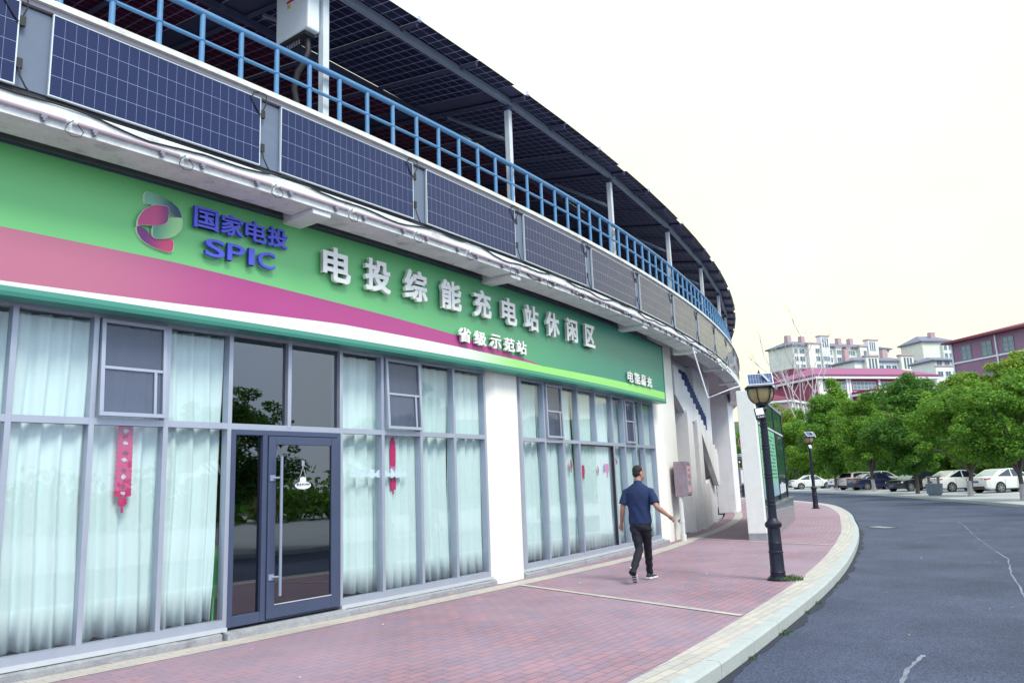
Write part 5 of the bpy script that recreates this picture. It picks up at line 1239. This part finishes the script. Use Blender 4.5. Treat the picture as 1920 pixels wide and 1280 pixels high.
def make_tree_parts(seed, h, cr, trunk_h, per=330, leaf=.125, lean=.0, ncl=34, conic=0):
    """unit tree of height h; returns trunk bmesh-collector and crown mesh"""
    rn = np.random.default_rng(seed); random.seed(seed); g = MB()
    cz = (trunk_h + h) / 2 + .1; ch = (h - trunk_h) / 2
    x1 = lean; fork = trunk_h + .15
    g.tube([(0, 0, -.15), (.02, .0, .15), (lean * .3, .02, trunk_h * .5), (lean * .6, -.02, fork)], [.17, .135, .115, .10], 10)
    cl = []
    for k in range(ncl):
        d = rn.normal(size=3); d /= np.linalg.norm(d); q = rn.uniform(.45, 1.0) ** .6
        zz = d[2] * q; wd = 1 - conic * max(0, zz) * .9
        wd *= (1.0 if zz > -.35 else .78)
        c = (lean * .6 + d[0] * q * cr * .80 * wd, d[1] * q * cr * .80 * wd, cz + zz * ch * .86); cl.append((c, rn.uniform(.50, .95) * cr / 2.6))
    for k in range(20 if conic < .9 else 0):      # loose sprays that break the outline
        d = rn.normal(size=3); d /= np.linalg.norm(d)
        cl.append(((lean * .6 + d[0] * cr * .98, d[1] * cr * .98, cz + d[2] * ch * 1.0), rn.uniform(.26, .44) * cr / 2.6))
    for k in range(9):
        c = cl[rn.integers(len(cl))][0]; m = (lean * .6 + (c[0] - lean * .6) * .45 + random.uniform(-.1, .1), c[1] * .45 + random.uniform(-.1, .1), fork + (c[2] - fork) * .55 + .1)
        g.tube([(lean * .6, -.02, fork - .12), m, c], [.075, .05, .018], 7)
    p, nn = crown_pts(rn, cl, per); return g, leaf_mesh(p, nn, leaf, rn)
PROTO = {}
def tree(key, label, loc, rz, scale, leafm="leaf_green", barkm="bark", group="trees along the far kerb", name="tree", cat="tree", lime=False):
    if key not in PROTO:
        spec = dict(a=(11, 7.6, 3.0, 1.45, 620, .086, .15, 46, .25), b=(12, 8.4, 3.3, 1.45, 600, .094, -.1, 50, .35), c=(13, 7.2, 2.8, 1.4, 640, .081, .4, 42, .1), d=(14, 10.5, 3.9, 2.2, 600, .122, .2, 54, .2), e=(15, 9.0, 1.9, .6, 480, .11, 0, 36, .95))[key]
        PROTO[key] = make_tree_parts(*spec[:4], per=spec[4], leaf=spec[5], lean=spec[6], ncl=spec[7], conic=spec[8]); PROTO[key + "t"] = {}
    g, cm = PROTO[key]
    t = thing(name, label, cat, loc, rz, group); t.scale = (scale[0], scale[0], scale[1]) if isinstance(scale, tuple) else (scale,) * 3
    tm = PROTO[key + "t"].get(barkm)
    if tm is None: o = g.build("trunk", MATS[barkm], t, smooth=True); PROTO[key + "t"][barkm] = o.data
    else: o = bpy.data.objects.new("trunk", tm); link(o, t)
    if lime:
        if "lime" not in PROTO:
            g2 = MB(); g2.tube([(0, 0, -.1), (.02, .0, .15), (.03, .01, .6), (.05, .02, .95)], [.172, .142, .132, .126], 10); PROTO["lime"] = g2.build("whitewash", MATS["bark_lime"], t, smooth=True).data
        else: link(bpy.data.objects.new("whitewash", PROTO["lime"]), t)
    k2 = key + leafm
    if k2 not in PROTO:
        m2 = cm if not cm.materials else cm.copy()
        m2.materials.clear(); m2.materials.append(MATS[leafm]); PROTO[k2] = m2
    o = bpy.data.objects.new("crown", PROTO[k2]); link(o, t); return t
tree("c", "small green street tree behind the first white saloon, next to the notice board", (29.9, 86.2, 0), .3, (1.0, 1.05), barkm="bark", lime=True)
tree("b", "green street tree with a dark trunk in front of the pinkish hatchback", (29.2, 73.3, 0), 1.2, (1.0, 1.04), barkm="bark", lime=True)
tree("a", "green street tree whose slim whitened trunk leans before the navy saloon", (28.6, 64.2, 0), 2.3, (1.05, 1.0), barkm="bark", lime=True)
tree("b", "large dark green street tree with the thickest crown, left of the litter bin", (27.0, 54.1, 0), 3.9, (1.02, .94), "leaf_dark")
tree("c", "green street tree with a forked trunk between the two nearest white saloons", (25.6, 45.4, 0), .2, (1.06, .90), barkm="bark", lime=True)
tree("a", "green street tree cut by the right edge, in front of the nearest white saloon", (23.45, 37.3, 0), 4.4, (.95, .80), barkm="bark", lime=True)
BG = "trees behind the car park"
tree("d", "tall yellowing tree rising highest at the right edge behind the cars", (38.6, 58.0, 0), .5, (1.05, .94), "leaf_yellow", group=BG)
tree("d", "tall green tree at the right edge under the yellowing one", (36.5, 52.0, 0), 2.0, (1.0, .82), group=BG)
tree("d", "yellow-topped tree just below the mauve brick building's corner", (38.5, 66.5, 0), 3.1, (.95, .88), "leaf_yellow", group=BG)
tree("b", "green tree in the second row between the big dark tree and the yellow ones", (38.0, 71.0, 0), 1.0, (1.1, 1.0), group=BG)
tree("b", "green tree in the second row under the red-roofed hall's porch", (39.5, 84.0, 0), 2.6, (1.15, 1.12), "leaf_green", group=BG)
tree("a", "rounded green tree in the second row beside the bare tree", (36.5, 97.0, 0), 5.1, (1.2, 1.18), "leaf_green", group=BG)
tree("c", "olive-yellow tree in the second row right above the second street lamp", (36.4, 106.0, 0.5), 2.2, (1.5, 1.45), "leaf_yellow", group=BG)
tree("a", "dark tree far left, seen between the concrete pier and the notice board", (22.0, 92.0, 0), 2.9, (1.2, 1.15), "leaf_dark", group=BG)
tree("c", "lighter tree far left behind the round hanging sign", (26.5, 100.0, 0), 3.9, (1.3, 1.1), "leaf_green", group=BG)
tree("b", "second dark tree behind the notice board, beside the round hanging sign", (19.0, 100.0, 0), .9, (1.2, 1.2), "leaf_dark", group=BG)
tree("e", "small bright green conifer standing before the red-roofed hall", (40.6, 100.0, 2.2), 0, (1.6, 1.36), "leaf_green", group=None, name="conifer_tree", cat="conifer")
tree("e", "smaller pointed conifer touching the left side of the bright conifer", (38.6, 100.5, 1.8), 1, (1.1, .98), "leaf_green", group=None, name="conifer_tree", cat="conifer")
for k, s_ in enumerate((21, 12.5, 5, -3, -11, -19)):
    p = pol(s_, ff(s_) + 2.2); tree("abc"[k % 3], "green tree across the road, seen only as a reflection in the shop windows", (p.x, p.y, 0), k * 1.3, (.85, .66), "leaf_green" if k % 2 else "leaf_dark", group="trees across the road reflected in the windows")
# bare pale tree
t = thing("bare_tree", "leafless pale tree with thin upright branches before the far apartments", "tree", (37.6, 103.0, -.5)); random.seed(6)
g = MB(); g.tube([(0, 0, 0), (.05, 0, 5), (0.0, .1, 9.0)], [.30, .26, .2], 9); g.build("trunk", MATS["bark_pale"], t, smooth=True)
def limb_grow(g, p, d, L, r, depth):
    q = p + d * L * .5 + Vector((random.uniform(-.1, .1), random.uniform(-.1, .1), .05)) * L; e_ = q + (d + Vector((random.uniform(-.15, .15), random.uniform(-.15, .15), .12))).normalized() * L * .5
    g.tube([p, q, e_], [r, r * .8, r * .55], 5 if depth else 4)
    if depth <= 0: return
    for k in range(3 if depth > 1 else 4):
        dd = (d + Vector((random.uniform(-.75, .75), random.uniform(-.75, .75), random.uniform(-.05, .6)))).normalized(); limb_grow(g, (q if k % 2 else e_), dd, L * random.uniform(.5, .72), r * .55, depth - 1)
for k in range(5):
    a = k * 1.26 + .3; g = MB(); limb_grow(g, Vector((0, .05, 6.0 + .6 * k)), Vector((.34 * cos(a), .34 * sin(a), 1)).normalized(), 6.6, .12, 3); g.build("limb", MATS["bark_pale"], t)
# dense shrubbery closing the back of the car park
rn = np.random.default_rng(77)
def mass(name, path, width, hgt, n, leaf, mat, label, cat):
    P = [np.array(p) for p in path]; seg = [np.linalg.norm(P[i + 1] - P[i]) for i in range(len(P) - 1)]; cum = np.concatenate([[0], np.cumsum(seg)])
    q = rn.uniform(0, cum[-1], n); xs = np.interp(q, cum, [p[0] for p in P]); ys = np.interp(q, cum, [p[1] for p in P])
    hh = hgt * (.62 + .22 * np.sin(q * .9) + .16 * np.sin(q * 2.3 + 1)); z = hh * rn.uniform(0, 1, n) ** .8
    off = rn.normal(size=(n, 2)) * width * .5 * (1 - .35 * (z / hgt))[:, None]
    pts = np.stack([xs + off[:, 0], ys + off[:, 1], z + .05], 1); nn = rn.normal(size=(n, 3)) + [0, 0, .6]; nn /= np.linalg.norm(nn, axis=1, keepdims=True)
    me = leaf_mesh(pts, nn, leaf, rn); me.materials.append(MATS[mat]); me.name = name
    o = bpy.data.objects.new(name, me); link(o, None); tag(o, label, cat, kind="stuff")
mass("shrubbery", [(20, 112), (32, 104), (41, 92), (41, 76), (40, 60), (41, 44), (40, 30)], 3.0, 6.0, 52000, .20, "leaf_dark", "dark green shrubbery closing the back of the car park behind the cars", "shrubbery")
mass("shrubbery", [(44, 30), (38, 12), (30, -6), (20, -20)], 3.0, 3.6, 12000, .24, "leaf_dark", "dark shrubbery across the road seen only in the window reflections", "shrubbery")

# ------------------------------------------------------------------ buildings beyond
pm("cream_wall", (.76, .76, .68), .8, var=.06, scale=.6, stain=(.45, .44, .42), stain_amt=.35, stain_scale=.25, streak=True)
pm("white_wall", (.78, .80, .80), .8, var=.06, scale=.6, stain=(.5, .5, .5), stain_amt=.3, stain_scale=.3, streak=True)
pm("pink_trim", (.50, .34, .36), .8, var=.1, scale=.5); pm("mauve_wall", (.27, .15, .235), .85, var=.10, scale=.7, stain=(.16, .09, .13), stain_amt=.5, stain_scale=.3, streak=True)
pm("roof_grey", (.17, .18, .25), .7, var=.15, scale=1.5); pm("roof_red", (.27, .055, .165), .55, var=.07, scale=1.2); pm("roof_maroon", (.19, .03, .065), .6)
pm("far_glass", (.07, .12, .17), .12, var=.3, scale=.5, spec=.7); pm("far_frame", (.66, .70, .72), .6); pm("balcony_glass", (.16, .24, .28), .2, var=.3, scale=.8)
def building(label, P, Q, name="apartment_building", group=None, z=0.0):
    a = math.atan2(Q[1] - P[1], Q[0] - P[0]); return thing(name, label, "building", (P[0], P[1], z), a, group)
def bxp(t, name, a, b, mat, parent=None, **k): g = MB(); g.box(a, b); return g.build(name, MATS[mat], parent or t, **k)
WIN = {}
def window(t, x, z, w, h, y=-.02, parent=None, nx=2, ny=1, glassm="far_glass", frame_="far_frame", ax=0):
    key = (w, h, nx, ny, glassm, frame_)
    if key not in WIN:
        fw = .10; g = MB()
        g.box((-w / 2 - fw, -.10, -h / 2 - fw), (w / 2 + fw, .06, -h / 2)); g.box((-w / 2 - fw, -.10, h / 2), (w / 2 + fw, .06, h / 2 + fw)); g.box((-w / 2 - fw, -.099, -h / 2), (-w / 2, .059, h / 2)); g.box((w / 2, -.099, -h / 2), (w / 2 + fw, .059, h / 2))
        for i in range(1, nx): x_ = -w / 2 + w * i / nx; g.box((x_ - .045, -.08, -h / 2), (x_ + .045, .058, h / 2))
        for i in range(1, ny): z_ = -h / 2 + h * i / ny; g.box((-w / 2, -.079, z_ - .045), (w / 2, .057, z_ + .045))
        f = g.build("window", MATS[frame_], None); g2 = MB(); g2.box((-w / 2, -.035, -h / 2), (w / 2, .055, h / 2)); p = g2.build("pane", MATS[glassm], None)
        WIN[key] = (f.data, p.data); bpy.data.objects.remove(f); bpy.data.objects.remove(p)
    fm, pm_ = WIN[key]
    o = bpy.data.objects.new("window", fm); link(o, parent or t); o.location = (x, y, z)
    if ax: o.rotation_euler[2] = ax
    p = bpy.data.objects.new("pane", pm_); link(p, o)
    return o
def hip(t, x0, x1, y0, y1, z, h, inset, mat, ov=.6, th=.35):
    g = MB(); x0 -= ov; x1 += ov; y0 -= ov; y1 += ov; ym = (y0 + y1) / 2
    base = [(x0, y0, z), (x1, y0, z), (x1, y1, z), (x0, y1, z)]; b2 = [(x, y, z + th) for x, y, _ in base]; top = [(x0 + inset, ym, z + h), (x1 - inset, ym, z + h)]
    g.add(base + b2 + top, [(0, 3, 2, 1), (0, 1, 5, 4), (1, 2, 6, 5), (2, 3, 7, 6), (3, 0, 4, 7), (4, 5, 9, 8), (6, 7, 8, 9), (5, 6, 9), (7, 4, 8)]); return g.build("roof", MATS[mat], t)
AG = "apartment blocks on the hill"
# the long six-storey block
t = building("long cream and red apartment block with roof towers, highest on the hill", (104.8, 290), (150.5, 310), group=AG)
bxp(t, "wall", (0, 0, 40.6), (50, 13, 49), "cream_wall"); bxp(t, "base_wall", (-.15, -.15, 4), (50.1, 13.1, 40.2), "red_wall"); bxp(t, "cornice", (-.4, -.4, 40.2), (50.4, 13.4, 40.6), "pink_trim")
rf = hip(t, 0, 50, 0, 13, 49, 3.0, 5, "roof_grey", .9, .5)
for a, b, d, z1, mt_ in ((6.4, 12.0, 1.6, 49.6, "cream_wall"), (12.3, 16.4, 2.2, 52.6, "white_wall"), (32.4, 36.2, 1.6, 49.4, "cream_wall"), (36.5, 41.8, 2.2, 52.0, "white_wall"), (20.5, 23.4, 1.0, 48.6, "white_wall"), (26.0, 28.0, 1.0, 48.6, "white_wall")):
    w_ = bxp(t, "bay", (a, -d, 30), (b, .1, z1), mt_); bxp(t, "bay_cap", (a - .25, -d - .25, z1), (b + .25, .3, z1 + .5), "pink_trim", w_)
    bxp(t, "bay_band", (a - .12, -d - .12, 40.25), (b + .12, 0, 40.55), "pink_trim", w_)
    if z1 > 51:
        for k in range(3): bxp(t, "slit", (a + .7 + k * 1.1, -d - .05, z1 - 4.2), (a + 1.3 + k * 1.1, -d + .05, z1 - .6), "far_glass", w_)
for r_ in range(5):
    z = 47.0 - 2.95 * r_
    for x, w, y in ((1.6, 1.6, 0), (4.4, 2.2, 0), (10.6, 1.9, -1.6), (14.3, 3.0, -2.2), (18.3, 2.2, 0), (21.9, 2.0, -1.0), (24.7, 2.2, 0), (27.0, 1.4, -1.0), (30.0, 2.6, 0), (34.9, 1.4, -1.6), (39.1, 3.2, -2.2), (44.0, 2.8, 0), (47.6, 1.8, 0)):
        if r_ == 0 and w >= 3.0: continue
        window(t, x, z, w, 1.7, y - .02, glassm="far_glass" if (r_ + int(x)) % 3 else "balcony_glass")
for x in (2.2, 9, 27.8, 33.9): bxp(t, "chimney", (x - .9, 3.4, 49.5), (x + .9, 5.2, 53.6), "pink_trim", rf)
# end tower behind the mauve building
t = building("pale apartment tower with a grey hip roof beside the mauve building", (.5290 * 300, 300), (.5290 * 300 + 13, 303), group=AG)
bxp(t, "wall", (0, 0, 5), (14, 12, 50.0), "cream_wall"); rf = hip(t, 0, 14, 0, 12, 50.0, 3.4, 4, "roof_grey", .9, .5); bxp(t, "chimney", (7.2, 3, 51), (9.2, 5, 54.6), "pink_trim", rf)
bxp(t, "bay", (8.2, -1.2, 5), (13.5, .1, 49.2), "white_wall")
for r_ in range(5):
    for x, w in ((9.2, 1.2), (11.9, 2.4)): window(t, x, 47.6 - 3 * r_, w, 1.7, -1.22, glassm="balcony_glass" if x > 10 else "far_glass")
# lower pale blocks above the red roof
t = building("low pale block with a slit-windowed stair tower peeping over the red roof", (.4390 * 255, 255), (.5290 * 255, 262), group=AG)
bxp(t, "wall", (0, 0, 5), (24, 11, 37.2), "white_wall"); hip(t, 0, 24, 0, 11, 37.2, 2.4, 5, "roof_grey", .8, .4)
w_ = bxp(t, "bay", (17.5, -1.6, 5), (22.6, .1, 39.0), "cream_wall"); bxp(t, "bay_cap", (17.2, -1.9, 39), (22.9, .2, 39.5), "pink_trim", w_)
for k in range(3): bxp(t, "slit", (18.6 + 1.25 * k, -1.66, 34.6), (19.3 + 1.25 * k, -1.55, 38.4), "far_glass", w_)
w_ = bxp(t, "bay", (3.5, -1.6, 5), (8.4, .1, 38.6), "cream_wall"); bxp(t, "bay_cap", (3.2, -1.9, 38.6), (8.7, .2, 39.1), "pink_trim", w_)
for k in range(3): bxp(t, "slit", (4.4 + 1.25 * k, -1.66, 34.4), (5.1 + 1.25 * k, -1.55, 38.0), "far_glass", w_)
for x in (10.6, 13.4, 15.8): window(t, x, 35.2, 1.8, 1.6)
for x in (.9, 16.3): bxp(t, "chimney", (x - .9, 4, 38), (x + .9, 5.6, 42.0), "pink_trim")
t = building("white apartment block with neat rows of dark windows right of the red roof", (.5420 * 235, 235), (.5800 * 235, 237), group=AG)
bxp(t, "wall", (0, 0, 5), (8.2, 10, 33.6), "white_wall"); hip(t, 0, 8.2, 0, 10, 33.6, 1.9, 2.5, "roof_grey", .8, .4); bxp(t, "cornice", (-.2, -.25, 31.9), (8.4, .1, 32.3), "pink_trim")
for r_ in range(4):
    for x in (1.5, 4.2, 6.9): window(t, x, 32.9 - 2.95 * r_ - (.3 if r_ else 0), 1.7, 1.5)
bxp(t, "canopy_slab", (-1.2, -1.6, 23.4), (8.6, .2, 23.9), "roof_grey")
# red-roofed hall
t = building("wide hall with a magenta red hip roof and white columns above the trees", (71.9, 185), (104.8, 195), name="hall_building")
bxp(t, "wall", (0, 0, 3), (34, 16, 24.0), "red_wall"); rf = hip(t, 0, 34.4, 0, 16, 24.2, 3.3, 6.0, "roof_red", 1.3, .35)
bxp(t, "eave_band", (-1.1, -1.15, 23.55), (35.5, 17, 24.17), "white_wall")
for x in (.5, 3.0, 33.6): bxp(t, "column", (x - .55, -.6, 3), (x + .55, .05, 23.5), "cream_wall")
for x in (8.3, 9.1, 17.6, 24.0, 29.6): bxp(t, "pilaster", (x - .28, -.35, 3), (x + .28, .05, 23.5), "white_wall")
for x, w in ((1.75, 1.2), (5.7, 4.0), (13.3, 6.6), (20.8, 5.2), (26.8, 4.4), (31.6, 2.6)):
    window(t, x, 22.0, w, 1.8, -.05, nx=max(2, int(w)), ny=2, glassm="balcony_glass"); bxp(t, "spandrel", (x - w / 2, -.12, 19.8), (x + w / 2, .02, 20.6), "cream_wall")
    window(t, x, 16.8, w, 2.4, -.05, nx=max(2, int(w)))
    window(t, x, 12.3, w, 2.4, -.05, nx=max(2, int(w)))
po = bxp(t, "porch", (9.6, -7, 3), (27, -.2, 19.2), "red_wall"); bxp(t, "porch_roof", (8.9, -7.7, 19.2), (27.6, -.2, 19.7), "white_wall", po); bxp(t, "porch_roof_tile", (9.1, -7.5, 19.7), (27.4, -.2, 20.3), "roof_maroon", po)
for x in (12.2, 17.0, 21.8, 26.4): bxp(t, "porch_column", (x - .5, -7.6, 3), (x + .5, -6.95, 19.2), "white_wall", po)
for x in (14.6, 19.4, 24.1): window(t, x, 16.4, 2.4, 2.2, -7.06, nx=3)
# its side wing
t2 = building("lower left wing of the red-roofed hall behind the bare tree", (62.0, 176), (71.0, 188), name="hall_wing")
bxp(t2, "wall", (0, 0, 3), (14.5, 12, 17.6), "pink_trim"); bxp(t2, "eave_band", (-.5, -.6, 17.6), (14.8, 12.4, 18.1), "white_wall"); hip(t2, 0, 14.5, 0, 12, 18.1, 2.2, 3, "roof_maroon", .5, .2)
for z in (15.6, 11.8):
    for x in (2.4, 6.2, 10.2): window(t2, x, z, 2.8, 1.9, -.05, nx=3)
for x in (.3, 4.3, 8.2, 12.4): bxp(t2, "pilaster", (x - .3, -.3, 3), (x + .3, .05, 17.5), "white_wall")
# mauve brick building on the right
t = building("mauve brick building with square-paned windows under a maroon eave at the right edge", (73.5, 130), (73.5 + 2.8, 130 - 9.6), name="brick_building")
bxp(t, "wall", (0, 0, 2), (40, 14, 22.0), "mauve_wall"); g = MB(); g.box((-.9, -1.1, 22.0), (41, 15, 22.35)); g.build("roof", MATS["roof_maroon"], t); 
g = MB(); g.add([(-.9, -1.1, 22.35), (41, -1.1, 22.35), (41, 15, 22.35), (-.9, 15, 22.35), (6, 7, 24.2), (34, 7, 24.2)], [(0, 1, 5, 4), (2, 3, 4, 5), (1, 2, 5), (3, 0, 4), (0, 3, 2, 1)]); g.build("roof_slope", MATS["roof_maroon"], t)
bxp(t, "string_course", (-.1, -.14, 18.55), (40, .0, 18.8), "far_frame"); bxp(t, "string_course", (-.1, -.14, 14.4), (40, .0, 14.65), "far_frame")
for k in range(9):
    x = 2.95 + 3.95 * k
    for z in (20.1, 15.9, 11.7): window(t, x, z, 1.85, 2.2, -.03, nx=2, ny=3, glassm="balcony_glass", frame_="wire_grey")
for x in (.25, 8.75, 20.5, 32): g = MB(); g.tube([(x, -.16, 2), (x, -.16, 21.9)], .13, 8); g.build("downpipe", MATS["far_frame"], t)
